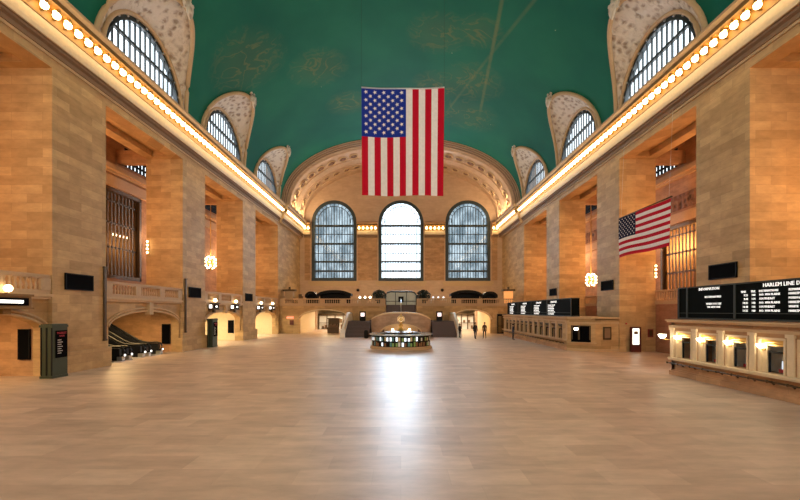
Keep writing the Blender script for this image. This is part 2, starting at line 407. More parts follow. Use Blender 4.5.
# ------------------------------------------------------------------ lunettes: carved hoods, edge ribs, windows
wn = 4
for s in (-1, 1):
    for i, c in enumerate(LUN):
        if i == 0: continue
        mb = MB()
        def P(u, v):
            t = pi*u; A = Vector((s*18.0, c+4.45*cos(t), 19.1+4.45*sin(t)))
            z = Z0+LH*sin(t); G = Vector((s*vx(z), c+LW*cos(t), z))
            return A.lerp(G, v) + Vector((0, 0, .0))
        mb.grid(P, 40, 10, 0)
        pts = [P(k/40, 1)+Vector((-s*.08, 0, -.05)) for k in range(41)]
        mb.tube(pts, .17, 8, 1)
        mb.tube([P(k/40, 0)+Vector((-s*.05, 0, 0)) for k in range(41)], .16, 8, 1)
        struct(mb.build('trim_%d' % (20+i+(10 if s > 0 else 0)), [CARVED, TRIM]))
        # scrolled crest at the tip
        cr = MB(); ax = s*vx(Z0+LH); az = Z0+LH
        prof = [(.001,-.75),(.16,-.6),(.34,-.3),(.42,0),(.38,.3),(.22,.52),(.12,.6),(.2,.7),(.12,.85),(.001,.92)]
        cr.lathe(prof, (ax-s*.42, c, az-.3), 12, 0, sx=.5)
        for q in (-1, 1):
            cr.tube([(ax-s*.3, c+q*(.3+.28*k/6+.1*sin(k)), az+.1-.10*k) for k in range(7)], [.14,.15,.14,.12,.1,.08,.06], 8)
            cr.ball((ax-s*.3, c+q*.52, az+.28), .17)
        tag(cr.build('carved_crest', [CARVED]), 'carved crest at the tip of the %s hood over the %s lunette window' % (('left','right')[s>0], ('nearest','second nearest','second farthest','farthest')[i-1]), 'carving')
        # window: ring, bars, pane
        w = MB(); RA = 4.45
        def ring(r0, r1, x0, x1, mi):
            n = 32
            for k in range(n):
                a, b = pi*k/n, pi*(k+1)/n
                p = lambda r, t, x: (x, c+r*cos(t), 19.1+r*sin(t))
                w.face([p(r0,a,x0),p(r1,a,x0),p(r1,b,x0),p(r0,b,x0)], mi); w.face([p(r0,a,x0),p(r0,b,x0),p(r0,b,x1),p(r0,a,x1)], mi)
        ring(4.05, 4.47, s*18.08, s*18.3, 0); ring(4.0, 4.1, s*17.98, s*18.3, 0)
        for k in range(13):                                         # raised studs round the ring
            t = pi*(k+.5)/13; w.ball((s*18.06, c+4.27*cos(t), 19.1+4.27*sin(t)), .10, 1, 8, 4)
        k = -6
        for k in range(-7, 8):
            y = k*.55; h = sqrt(max(4.06**2-y*y, 0)); w.box(s*18.1, s*18.22, c+y-.05, c+y+.05, 19.1, 19.1+h)
        hw = sqrt(4.06**2-2.3**2)
        w.box(s*18.05, s*18.24, c-hw, c+hw, 21.32, 21.5); hw = sqrt(4.06**2-.5**2); w.box(s*18.05, s*18.24, c-hw, c+hw, 19.5, 19.66)
        fr = struct(w.build('window_%d' % wn, [IRON, STEEL])); wn += 1
        g = MB(); g.face([(s*18.26, c+4.1*cos(pi*k/24), 19.1+4.1*sin(pi*k/24)) for k in range(25)])
        g.build('pane', GLASSL, fr)

# ------------------------------------------------------------------ end wall (and its twin behind the camera)
WX = [-11.9, 0, 11.9]; WR = 4.0; WB, WS = 8.7, 19.05
def end_wall(y, th, name, wnames, glasses, mat, detail=True):
    mb = MB(); P = lambda u, d, z: (u, y+d*(1 if th > 0 else -1), z)
    us = [-24.0]
    for c in WX: us += [c-WR*cos(pi*k/28) for k in range(29)]
    us.append(24.0); t = abs(th)
    near = lambda u: min((abs(u-c), c) for c in WX)
    mb.strip(us, lambda u: WS+sqrt(max(WR*WR-near(u)[0]**2, 0)) if near(u)[0] < WR else WB, lambda u: 31, P, t)
    if detail:
        for a, b in ((-24,-15.05),(-7.6,7.6),(13.3,24)): mb.box(a, b, y, y+th, 0, WB)
        mb.box(-15.05,-7.6, y, y+th, 3.9, WB); mb.box(7.6,13.3, y, y+th, 3.9, WB)
    else: mb.box(-24, 24, y, y+th, 0, WB)
    struct(mb.build(name, mat))
    for c, nm, gm in zip(WX, wnames, glasses):
        w = MB(); f = y+.05*(1 if th > 0 else -1); sg = 1 if th > 0 else -1
        def ring(r0, r1, d0, d1):
            n = 32
            for k in range(n):
                a, b = pi*k/n, pi*(k+1)/n; p = lambda r, t_, d: (c+r*cos(t_), f+d*sg, WS+r*sin(t_))
                w.face([p(r0,a,d0),p(r1,a,d0),p(r1,b,d0),p(r0,b,d0)]); w.face([p(r0,a,d0),p(r0,b,d0),p(r0,b,d1),p(r0,a,d1)])
        ring(3.42, 4.02, 0, .3); ring(2.9, 3.0, .1, .25)
        for q in (-1, 1): w.box(c+q*3.42, c+q*4.02, f, f+.3*sg, WB, WS)
        w.box(c-4, c+4, f-.1*sg, f+.3*sg, WB, WB+.55)
        for z, h in ((10.45,.16),(12.1,.16),(13.6,.05),(15.3,.17),(17.0,.06),(18.5,.2)): w.box(c-3.42, c+3.42, f+.02*sg, f+.28*sg, z-h, z+h)
        for k in range(-7, 8):
            x = k*.47; h = sqrt(max(3.45**2-x*x, 0)); th_ = .075 if k % 3 == 0 else .045
            top = WS+h if abs(x) > 2.95 else WS+sqrt(max(2.95**2-x*x, 0))
            w.box(c+x-th_, c+x+th_, f+.05*sg, f+.22*sg, WB, top)
        for k in range(1, 14):
            t_ = pi*k/14; w.tube([(c+2.95*cos(t_), f+.15*sg, WS+2.95*sin(t_)), (c+3.45*cos(t_), f+.15*sg, WS+3.45*sin(t_))], .06, 5)
        for q in (-1, 1):
            for k in range(22): w.box(c+q*3.95, c+q*4.14, f-.04*sg, f+.1*sg, WB+.3+k*.47, WB+.52+k*.47)
        fr = struct(w.build(nm, IRON))
        g = MB(); g.face([(c-3.45, f+.24*sg, WB), (c+3.45, f+.24*sg, WB)] + [(c+3.45*cos(pi*k/24), f+.24*sg, WS+3.45*sin(pi*k/24)) for k in range(25)])
        g.build('pane', gm, fr)
end_wall(YF, 1.0, 'wall_far', ['window_1','window_2','window_3'], [GLASSF, GLASSC, GLASSF], TYMP)
end_wall(YB, -1.0, 'wall_back', ['window_30','window_31','window_32'], [GLASSC]*3, TYMP, False)
# window reveals/sills, pilaster cornice pieces with lamps
t = MB()
for c in WX: t.box(c-4.5, c+4.5, YF-.35, YF+.02, WB-.55, WB-.1); t.box(c-4.3, c+4.3, YF-.2, YF+.02, WB-.9, WB-.55)
struct(t.build('trim_8', TRIM))
segs = [(-17.2,-16.05),(-7.75,-4.15),(4.15,7.75),(16.05,17.2)]
t = MB()
for a, b in segs:
    prev = PROF
    Q = [(18-x)*.9 for x, z in PROF]
    for (d0, z0), (d1, z1), mi in zip([(q, p[1]-.1) for q, p in zip(Q, PROF)][:-1], [(q, p[1]-.1) for q, p in zip(Q, PROF)][1:], MI):
        t.face([(a, YF-d0, z0), (a, YF-d1, z1), (b, YF-d1, z1), (b, YF-d0, z0)], mi)
    for x in (a, b): t.face([(x, YF-q, p[1]-.1) for q, p in zip(Q, PROF)])
    t.box(a+.1, b-.1, YF-.14, YF, WB+.1, 16.3, 0)
struct(t.build('trim_9', [STONE2, GILT, TRIMD, CREAM]))
for a, b in segs:
    n = max(2, int((b-a)/.72)); side = 'left' if a < 0 else 'right'
    for k in range(n):
        bulb(a+(b-a)*(k+.5)/n, YF-.72, 18.05, 'glowing bulb in the short row on the far wall, %s' % (side+(' of the central window' if abs(a+b) < 14 else ' corner')), 'bulbs of the far wall cornice, %s' % (side+(' of the central window' if abs(a+b) < 14 else ' corner')))

# the great arch: archivolt mouldings, coffered soffit
A = MB(); n = 64
def sp(k, a, b):
    t = pi*k/n; cx, sx_ = cos(t), sin(t)
    return a*math.copysign(abs(cx)**(2/NE), cx), b*sx_**(2/NE)
prof = [(18.05,10.33,60.9),(18.0,10.28,60.75),(17.85,10.15,60.75),(17.8,10.08,61.0),(17.68,9.98,61.0),(17.62,9.92,61.35),(17.5,9.83,61.35),(17.46,9.78,61.7),(17.3,9.66,61.7),(17.26,9.6,61.9),(17.12,9.5,61.95),(17.0,9.4,62.1),(17.0,9.4,62.9),(17.12,9.52,62.9),(17.12,9.52,65.6),(17.0,9.4,65.6),(17.0,9.4,67.6),(16.9,9.3,67.6),(16.9,9.3,67.9),(17.08,9.48,67.9),(17.08,9.48,70.2),(16.9,9.3,70.2),(16.9,9.3,70.6),(17.0,9.4,70.6),(17.0,9.4,72.0)]
for (a0,b0_,y0),(a1,b1,y1) in zip(prof[:-1], prof[1:]):
    dark = (a0, a1) in ((17.12, 17.12), (17.08, 17.08))
    for k in range(n):
        x0, z0 = sp(k, a0, b0_); x1, z1 = sp(k+1, a0, b0_); x2, z2 = sp(k+1, a1, b1); x3, z3 = sp(k, a1, b1)
        A.face([(x0,y0,Z0+z0),(x1,y0,Z0+z1),(x2,y1,Z0+z2),(x3,y1,Z0+z3)], 2 if y0 < 62 and y1-y0 > .2 else 0)  # inward steps of the archivolt coloured darker, painting in their shade
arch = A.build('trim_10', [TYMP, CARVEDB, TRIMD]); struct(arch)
def rosettes(y, na, r, name):
    B = MB(); 
    pts = [sp(k/8, 17.06, 9.46) for k in range(0, n*8+1)]; L_ = [0]
    for p, q in zip(pts[:-1], pts[1:]): L_.append(L_[-1]+math.dist(p, q))
    for j in range(na):
        s_ = L_[-1]*(j+.5)/na; i = min(range(len(L_)), key=lambda k: abs(L_[k]-s_))
        p = Vector((pts[i][0], 0, pts[i][1])); q = Vector((pts[min(i+3, len(pts)-1)][0], 0, pts[min(i+3, len(pts)-1)][1])) - Vector((pts[max(i-3,0)][0], 0, pts[max(i-3,0)][1]))
        tn = q.normalized(); nn = Vector((0,1,0)).cross(tn); 
        if nn.dot(Vector((0,0,2))-p) < 0: nn = -nn
        c = Vector((p.x, y, Z0+p.z)) + nn*.03
        E = lambda a, rr, h: c + tn*cos(a)*rr*.8 + Vector((0,1,0))*sin(a)*rr + nn*h
        m = 16
        for k in range(m):
            a, b = 2*pi*k/m, 2*pi*(k+1)/m
            B.face([E(a,r,0),E(b,r,0),E(b,r*.86,.16),E(a,r*.86,.16)], 1); B.face([E(a,r*.86,.16),E(b,r*.86,.16),E(b,r*.74,.02),E(a,r*.74,.02)], 1)
            B.face([E(a,r*.74,.02),E(b,r*.74,.02),E(b,r*.3,.04+.08*(k%2)),E(a,r*.3,.04+.08*((k+1)%2))], 0)
            B.face([E(a,r*.3,.1),E(b,r*.3,.1),E(b,.01,.2)], 0)
    struct(B.build(name, [CARVEDB, TRIM]))
rosettes(64.25, 23, .95, 'trim_11'); rosettes(69.05, 23, .75, 'trim_12')

# ------------------------------------------------------------------ left bays: lower wall with low arches, balustrades, rooms behind
for i, (a, b) in enumerate([(12.1,20.9),(24.7,33.4),(37.2,46.1),(50.1,59.3)]):
    mb = MB(); a2, b2 = a+.5, b-.1; cy, hw = (a2+b2)/2, (b2-a2)/2-.05
    us = [a, a2] + [cy-hw*cos(pi*k/24) for k in range(25)] + [b2, b]; us = sorted(set(us))
    arch_f = lambda u: 2.35+1.0*sqrt(max(1-((u-cy)/hw)**2, 0)) if abs(u-cy) < hw else 0
    mb.strip(us, arch_f, lambda u: 4.15, lambda u, d, z: (-18.25-d, u, z), .6)
    # moulded archivolt
    for dr in (0, .22):
        mb.tube([(-18.22, cy-(hw+dr)*cos(pi*k/24), 2.35+(1.0+dr)*sin(pi*k/24)) for k in range(25)], .07, 6, 1)
    mb.box(-18.05, -18.3, a, b, 3.95, 4.15, 1); mb.box(-17.95, -18.3, a, b, 4.08, 4.22, 1)
    mb.box(-18.0, -18.35, cy-.22, cy+.22, 3.1, 3.95, 1)          # keystone
    struct(mb.build('wall_left_bay_%d' % (i+1), [STONE, TRIM]))
    deep = i == 1
    a, b = a+.03, b-.03; rm = MB(); X1 = -33 if deep else -23.4
    rm.face([(-18.85,b-.0,0),(X1,b,0),(X1,b,8 if deep else 3.9),(-18.85,b,3.9)])
    rm.face([(-18.85,a,0),(-18.85,a,3.9),(X1,a,8 if deep else 3.9),(X1,a,0)])
    rm.face([(X1,a,0),(X1,b,0),(X1,b,8 if deep else 3.9),(X1,a,8 if deep else 3.9)])
    if deep:
        rm.face([(-18.85,a,3.7),(-23,a,3.7),(-23,b,3.7),(-18.85,b,3.7)]); rm.face([(-23,a,3.7),(X1,a,8),(X1,b,8),(-23,b,3.7)])
    else: rm.face([(-18.85,a,3.7),(X1,a,3.7),(X1,b,3.7),(-18.85,b,3.7)])
    struct(rm.build('wall_left_room_%d' % (i+1), [CREAM if i >= 2 else STONE2]))
    # balustrade
    nm = ('beside the lit sign at the left edge of the photo','over the escalator arch','over the arch behind the second pier','over the farthest arch of the left wall')[i]
    rt = empty('balustrade', (-18.2, cy, 4.2), 'pale stone balustrade %s' % nm, 'balustrade', 'stone balustrades along the left wall')
    r = MB(); r.box(-18.06,-18.36, a, b, 5.06, 5.2); r.box(-18.1,-18.32, a, b, 5.0, 5.06); put(r.build('rail', BALU), rt)
    r = MB(); r.box(-18.06,-18.36, a, b, 4.22, 4.42); put(r.build('base', BALU), rt)
    ped = [a+.3, a+(b-a)*.36, a+(b-a)*.68, b-.3]
    for p in ped: q = MB(); q.box(-18.02,-18.38, p-.28, p+.28, 4.4, 5.02); put(q.build('pedestal', BALU), rt)
    pr = MB(); pr.lathe([(.07,0),(.07,.04),(.045,.07),(.085,.2),(.075,.27),(.04,.4),(.04,.47),(.07,.52),(.07,.6)], (0,0,0), 8)
    base = None; y = a+.75
    while y < b-.7:
        if min(abs(y-p) for p in ped) > .36:
            if base is None: base = pr.build('baluster', BALU); o = base
            else: o = base.copy(); col.objects.link(o)
            o.parent = rt; o.location = (0, y-cy, .21)
        y += .27

def panel(x, y0, y1, z0, z1, label, group=None):
    m = MB(); s = 1 if x > 0 else -1
    m.box(x, x-s*.07, y0, y1, z0, z1, 0); 
    e = .05
    m.box(x, x-s*.1, y0, y1, z0, z0+e, 1); m.box(x, x-s*.1, y0, y1, z1-e, z1, 1); m.box(x, x-s*.1, y0, y0+e, z0, z1, 1); m.box(x, x-s*.1, y1-e, y1, z0, z1, 1)
    tag(m.build('wall_panel', [BLACKP, DARK]), label, 'wall panel', group)
for s, z0, z1 in ((-1,4.5,5.4),(1,5.15,6.0)):
    for (a, b, nm) in ((21.65,23.6,'nearest visible'),(34.3,36.3,'second visible'),(46.8,48.9,'third visible')):
        panel(s*18, a, b, z0, z1, 'black rectangular panel mounted on the %s pier of the %s wall' % (nm, ('left','right')[s>0]), 'black panels on the piers')
def notice(x0, x1, y, z0, z1, label):
    m = MB(); m.box(x0, x1, y-.08, y, z0, z1, 0); e = .03
    m.box(x0, x1, y-.1, y, z0, z0+e, 1); m.box(x0, x1, y-.1, y, z1-e, z1, 1); m.box(x0, x0+e, y-.1, y, z0, z1, 1); m.box(x1-e, x1, y-.1, y, z0, z1, 1)
    tag(m.build('notice_board', [BLACKP, DARK]), label, 'notice board', 'tall black boards inside the left arches')
notice(-19.65,-19.05, 20.85, .85, 2.42, 'tall black board inside the arch beside the green kiosk, at the left edge')
notice(-19.65,-18.98, 33.35, .65, 2.28, 'tall black board on the yellow wall behind the escalators')
notice(-19.65,-19.0, 46.05, .85, 2.3, 'tall black board inside the pale lit arch behind the second pier')
# dark vertical conduits at pier edges
for y, nm in ((24.55,'nearest pier beside the escalator arch'),(33.75,'second pier beside the escalator arch')):
    m = MB(); m.box(-17.9,-18, y-.09, y+.09, 1.6, 6.0); m.box(-17.87,-18, y-.12, y+.12, 5.95, 6.05); m.box(-17.87,-18, y-.12, y+.12, 1.55, 1.65)
    tag(m.build('wall_conduit', BRONZE), 'dark vertical conduit strip on the left wall, %s' % nm, 'conduit')

# lit track signs with a globe above
def track_sign(y, w, label, txt=None):
    rt = empty('lit_track_sign', (-18.1, y, 3.5), label, 'sign', 'lit signs over the left arches')
    m = MB(); m.box(-17.7,-18.15, y-w/2, y+w/2, 3.5, 4.1); m.box(-17.62,-18.15, y-w/2-.06, y+w/2+.06, 4.04, 4.14); m.box(-17.62,-18.15, y-w/2-.06, y+w/2+.06, 3.44, 3.52)
    m.box(-17.85,-18.0, y-.2, y+.2, 3.2, 3.46)
    put(m.build('sign_box', BRONZE if w < 2 else GILT), rt)
    m = MB(); m.box(-17.67,-17.7, y-w/2+.16, y+w/2-.16, 3.6, 3.96); put(m.build('sign_panel', BLACKP), rt)
    m = MB(); m.box(-17.655,-17.67, y-w/2+.45, y+w/2-.45, 3.71, 3.85); m.build
    put(m.build('sign_face', SIGNW), rt)
    # camera facing end
    m = MB(); m.box(-17.8,-18.05, y-w/2-.07, y-w/2-.02, 3.62, 3.94); put(m.build('sign_end', SIGNW if w < 2 else BRONZE), rt)
    m = MB(); m.tube([(-18.1,y,4.12),(-17.85,y,4.18),(-17.8,y,4.24)], .035, 6); put(m.build('lamp_bracket', BRONZE), rt)
    m = MB(); m.ball((-17.8,y,4.38), .17, 0, 12, 8); put(m.build('lamp_globe', LAMPW), rt)
track_sign(18.35, 2.1, 'large gold framed lit sign with a globe lamp, left edge of photo')
for y, nm in ((38.8,'left one over the arch past the second pier'),(43.7,'right one over the arch past the second pier'),(51.6,'left one over the farthest left arch'),(56.2,'right one over the farthest left arch')):
    track_sign(y, 1.25, 'small dark lit sign with globe, %s' % nm)

# green kiosks
def text(s_, size, origin, ux, uz, mat, name, parent, align='LEFT', depth=.006):
    cu = bpy.data.curves.new('lettering', 'FONT'); cu.body = s_; cu.size = size; cu.align_x = align; cu.extrude = depth; cu.resolution_u = 1; cu.offset = 0
    ob = bpy.data.objects.new('tmp', cu); col.objects.link(ob)
    dg = bpy.context.evaluated_depsgraph_get(); me = bpy.data.meshes.new_from_object(ob.evaluated_get(dg)); bpy.data.objects.remove(ob)
    ux = Vector(ux).normalized(); uz = Vector(uz).normalized(); n_ = ux.cross(uz)
    M = Matrix((ux, uz, n_)).transposed().to_4x4(); M.translation = Vector(origin)
    me.transform(M); me.materials.clear(); me.materials.append(mat); o = bpy.data.objects.new(name, me); col.objects.link(o)
    if parent: put(o, parent)
    return o
def kiosk(x0, x1, y0, y1, h, label, words=True):
    rt = empty('green_kiosk', ((x0+x1)/2, (y0+y1)/2, 0), label, 'kiosk')
    m = MB(); m.box(x0, x1, y0, y1, .12, h-.12); m.box(x0-.03, x1+.03, y0-.03, y1, 0, .12); put(m.build('body', GREENP), rt)
    m = MB(); m.box(x0-.04, x1+.05, y0-.06, y1, h-.12, h); m.box(x0, x1, y0, y1, h, h+.05); put(m.build('top_moulding', GREENP), rt)
    m = MB()
    for q in (0, .5, 1): yy = y0-.02; xx = x0+.03+(x1-x0-.06)*q; m.box(xx-.025, xx+.025, yy-.01, y0, .15, h-.14)
    put(m.build('corner_strips', DARK), rt)
    m = MB(); m.box(x1, x1+.03, y0+.16, y1-.04, 1.0, h-.28); m.build
    pn = put(m.build('poster', BLACKP), rt)
    ym = (y0+.16+y1-.04)/2
    text('MARKET', .15, (x1+.036, ym, h-.46), (0,1,0), (0,0,1), REDP, 'poster_heading', rt, 'CENTER')
    text('OPEN', .12, (x1+.036, ym, h-.60), (0,1,0), (0,0,1), REDP, 'poster_heading', rt, 'CENTER')
    m = MB()
    for k in range(7): m.box(x1+.03, x1+.036, y0+.26, y0+.26+(.3 if k % 2 else .22), h-.78-k*.11, h-.74-k*.11)
    put(m.build('poster_lines', STEEL), rt)
kiosk(-17.84,-17.25, 20.05, 20.95, 2.65, 'tall green kiosk with a black poster, beside nearest left pier')
kiosk(-17.84,-17.35, 37.3, 38.3, 2.6, 'dark green kiosk at the foot of the second left pier')

# ------------------------------------------------------------------ escalators
def escalator(y, label):
    rt = empty('escalator', (-18.9, y, 0), label, 'escalator', 'escalators under the left arch')
    path = lambda h: [(-18.75,h),(-19.6,h),(-20.0,h+.06),(-20.4,h+.22),(-27.4,h+.22+7*.577)]
    for q in (-1, 1):
        m = MB(); yy = y+q*.72; lo, hi = path(0), path(.84)
        for d in (-.12, .12):
            P = [(x, yy+d, z) for x, z in lo]+[(x, yy+d, z) for x, z in hi][::-1]
            m.face(P if d < 0 else P[::-1])
        P0 = lo+hi[::-1]
        for (a, b) in zip(P0, P0[1:]+P0[:1]): m.face([(a[0],yy-.12,a[1]),(b[0],yy-.12,b[1]),(b[0],yy+.12,b[1]),(a[0],yy+.12,a[1])])
        bal = put(m.build('balustrade_panel', RUBBER), rt)
        m = MB(); pts = [(-19.0,yy,.28),(-18.68,yy,.32),(-18.52,yy,.5),(-18.50,yy,.68),(-18.62,yy,.86),(-18.85,yy,.93)]+[(x, yy, z+.08) for x, z in hi[1:]]
        m.tube(pts, .07, 8); put(m.build('handrail', RUBBER), rt)
        m = MB(); m.box(-18.55,-18.9, yy-.14, yy+.14, 0, .3); put(m.build('newel_base', STEEL), rt)
        m = MB(); m.tube([(-18.47,yy,.4),(-18.43,yy,.4)], .07, 10); put(m.build('indicator', SIGNW), rt)
    m = MB(); m.box(-18.5,-19.6, y-.56, y+.56, 0, .04); put(m.build('comb_plate', STEEL), rt)
    m = MB()
    for k in range(30):
        x = -19.6-k*.26; z = max(0, (k-2)*.15)
        m.box(x, x-.27, y-.56, y+.56, z-.15 if k > 2 else 0, z+.03)
        for j in range(12): yy = y-.52+j*.094; m.box(x+.005, x, yy-.02, yy+.02, z-.12 if k > 2 else .0, z+.02)
    put(m.build('steps', DARK), rt)
    m = MB(); m.box(-19.9,-27.4, y-.6, y+.6, 0, .02)
for y, nm in ((26.35,'nearest'),(28.5,'middle'),(30.65,'farthest')):
    escalator(y, 'black sided escalator under the left arch, the %s of three' % nm)

# ------------------------------------------------------------------ ticket houses
def ticket_house(name, x, y0, y1, top, wins, label, far=False):
    rt = empty(name, ((x+18)/2, (y0+y1)/2, 0), label, 'ticket office')
    # front wall with openings
    th = .3; zb, zt = .95, 2.25
    m = MB()
    us = sorted([y0, y1] + [w-hw for w, hw in wins] + [w+hw for w, hw in wins])
    for a, b in zip(us[:-1], us[1:]):
        c = (a+b)/2; op = any(abs(c-w) < hw for w, hw in wins)
        if op: m.box(x, x+th, a, b, 0, zb); m.box(x, x+th, a, b, zt, top-.1)
        else: m.box(x, x+th, a, b, 0, top-.1)
    m.box(x, 17.8, y1-.25, y1, 0, top-.1)
    m.box(x+.3, 17.85, y0, y0+.25, 0, top-.1)
    m.box(x+.02, 17.85, y0, y1, top-.15, top-.05)
    put(m.build('walls', STONE2 if not far else STONE), rt)
    m = MB(); m.box(x-.08, 17.85, y0-.08, y1+.08, 0, .22); m.box(x-.04, x, y0, y1, .22, .3); put(m.build('plinth', STONE2), rt)
    m = MB(); m.box(x-.1, 17.8, y0-.1, y1+.1, top-.42, top-.3); m.box(x-.16, 17.8, y0-.16, y1+.16, top-.14, top-.06); m.box(x-.22, 17.8, y0-.22, y1+.22, top-.06, top)
    put(m.build('cornice', TRIM), rt)
    m = MB()
    ed = [y0]+[(wins[k][0]+wins[k+1][0])/2 for k in range(len(wins)-1)]+[wins[-1][0]+(wins[1][0]-wins[0][0])/2]
    pw = .13 if not far else .10
    for e in ed:
        m = MB(); m.box(x-.07, x+.01, e-pw, e+pw, zb, top-.42); m.box(x-.11, x+.01, e-pw-.04, e+pw+.04, top-.55, top-.42)
        put(m.build('pilaster', CREAM if not far else TRIM), rt)
    for w, hw in wins:
        m = MB()
        m.box(x-.03, x+.28, w-hw-.07, w-hw+.02, zb, zt); m.box(x-.03, x+.28, w+hw-.02, w+hw+.07, zb, zt); m.box(x-.03, x+.28, w-hw-.07, w+hw+.07, zt-.02, zt+.07)
        if not far: m.box(x+.08, x+.2, w+hw-.24, w+hw-.02, zb, zt)
        put(m.build('window_surround', CREAM if not far else TRIM), rt)
    m = MB(); m.box(x-.3, x+.0, y0+.1, y1-.1, zb-.08, zb-.01); m.box(x-.26, x, y0+.1, y1-.1, zb-.14, zb-.08); put(m.build('counter_shelf', CREAM if not far else TRIM), rt)
    m = MB(); m.tube([(x-.28, y0+.2, zb-.3), (x-.28, y1-.2, zb-.3)], .035, 8)
    yy = y0+.6
    while yy < y1: m.tube([(x-.28,yy,zb-.3),(x-.1,yy,zb-.32),(x,yy,zb-.42)], .04, 6); m.ball((x-.28,yy,zb-.3), .06, 0, 8, 4); yy += .83
    put(m.build('bag_rail', BRONZE), rt)
    for w, hw in wins:
        m = MB(); m.box(x+.12, x+.2, w-hw, w+hw, 1.72, 1.80); 
        wl = w+hw-.03 if far else w+hw-.27
        m.box(x+.12, x+.2, w-hw+.02, w-hw+.05, zb, 1.75); m.box(x+.12, x+.2, wl, wl+.03, zb, 1.75)
        fr = put(m.build('window_frame', DARK), rt)
        m = MB(); 
        for k in range(9): t_ = k/8; m.box(x+.14, x+.18, w-hw+2*hw*t_-.012, w-hw+2*hw*t_+.012, 1.98, zt)
        m.box(x+.1, x+.2, w-hw, w+hw, 2.0, 2.06)
        m.grid(lambda u, v: (x+.1-.06*sin(pi*v), w-hw+2*hw*u, 2.05+.2*v), 8, 4, smooth=True)
        put(m.build('brass_valance', GOLD if not far else BRONZE), rt)
        if not far:
            m = MB(); m.face([(x+.16,w-hw,zb),(x+.16,w+hw,zb),(x+.16,w+hw,1.72),(x+.16,w-hw,1.72)]); put(m.build('glass', GLASSB), rt)
    return rt
nwins = [(14.0+1.62*k, .52) for k in range(0, 5)]
th1 = ticket_house('ticket_office', 14.3, 11.6, 21.4, 2.9, nwins, 'near stone ticket office with lit windows, right edge of photo')
fwins = [(35.9+1.62*k, .6) for k in range(12)]
th2 = ticket_house('ticket_office', 14.1, 34.4, 55.6, 2.85, fwins, 'long far stone ticket office, dark windows, on the right', far=True)
# cornered near end of the far office: chamfer bay with a wide window, framed notice
m = MB()
A_, B_ = Vector((14.1,34.4)), Vector((15.9,33.2))
def slab(m, a, b, z0, z1, th, mi=0):
    d = (b-a).normalized(); n_ = Vector((-d.y, d.x))*th
    P = [a, b, b+n_, a+n_]; lo = [(p.x,p.y,z0) for p in P]; hi = [(p.x,p.y,z1) for p in P]
    m.face(lo[::-1], mi); m.face(hi, mi)
    for i in range(4): j = (i+1) % 4; m.face([lo[i], lo[j], hi[j], hi[i]], mi)
d = B_-A_
slab(m, A_, A_+d*.14, 0, 2.75, .25); slab(m, A_+d*.86, B_, 0, 2.75, .25); slab(m, A_+d*.14, A_+d*.86, 0, .75, .25); slab(m, A_+d*.14, A_+d*.86, 2.15, 2.75, .25)
m.box(15.9, 17.85, 33.2, 33.45, 0, 2.75); m.box(15.9,17.85, 33.2, 34.4, 2.6, 2.7)
m.face([(14.1,34.4,2.7),(15.9,33.2,2.7),(15.9,34.6,2.7)])
put(m.build('angled_end_wall', STONE), th2)
m = MB(); slab(m, A_+Vector((-.1,-.15)), B_+Vector((-.0,-.18)), 2.7, 2.85, .5); m.box(15.6,17.85,33.02,33.5,2.7,2.85); slab(m, A_+Vector((-.05,-.08)), B_+Vector((0,-.1)), 0, .22, .2); m.box(15.85,17.85,33.1,33.3,0,.22)
slab(m, A_+Vector((-.12,-.2)), B_+Vector((-.0,-.22)), .68, .75, .35); slab(m, A_+Vector((-.04,-.06)), B_+Vector((0,-.07)), 2.3, 2.42, .2); m.box(15.9,17.85,33.13,33.3,2.3,2.42)
put(m.build('end_moulding', TRIM), th2)
m = MB(); slab(m, A_+d*.14+Vector((.06,.1)), A_+d*.86+Vector((.06,.1)), .75, 2.15, .05); put(m.build('wide_window', BLACKP), th2)
m = MB(); slab(m, A_+d*.14, A_+d*.2, .95, 2.15, .1); slab(m, A_+d*.8, A_+d*.86, .95, 2.15, .1); slab(m, A_+d*.14, A_+d*.86, 2.08, 2.15, .1); slab(m, A_+d*.4, A_+d*.46, .95, 2.1, .1)
put(m.build('window_frame', BRONZE), th2)
m = MB(); slab(m, A_+d*.26+Vector((.02,.03)), A_+d*.40+Vector((.02,.03)), 1.75, 1.95, .04); put(m.build('window_lamp', LAMP), th2)
m = MB(); m.box(16.55,17.2,33.1,33.2,1.0,2.05); put(m.build('notice_frame', BRONZE), th2)
m = MB(); m.box(16.65,17.1,33.08,33.1,1.12,1.93); put(m.build('notice', TRIMD), th2)
# dark backing rooms for far windows
m = MB(); m.box(14.9, 15.0, 34.7, 55.3, .2, 2.7); put(m.build('room_partition', TRIMD), th2)
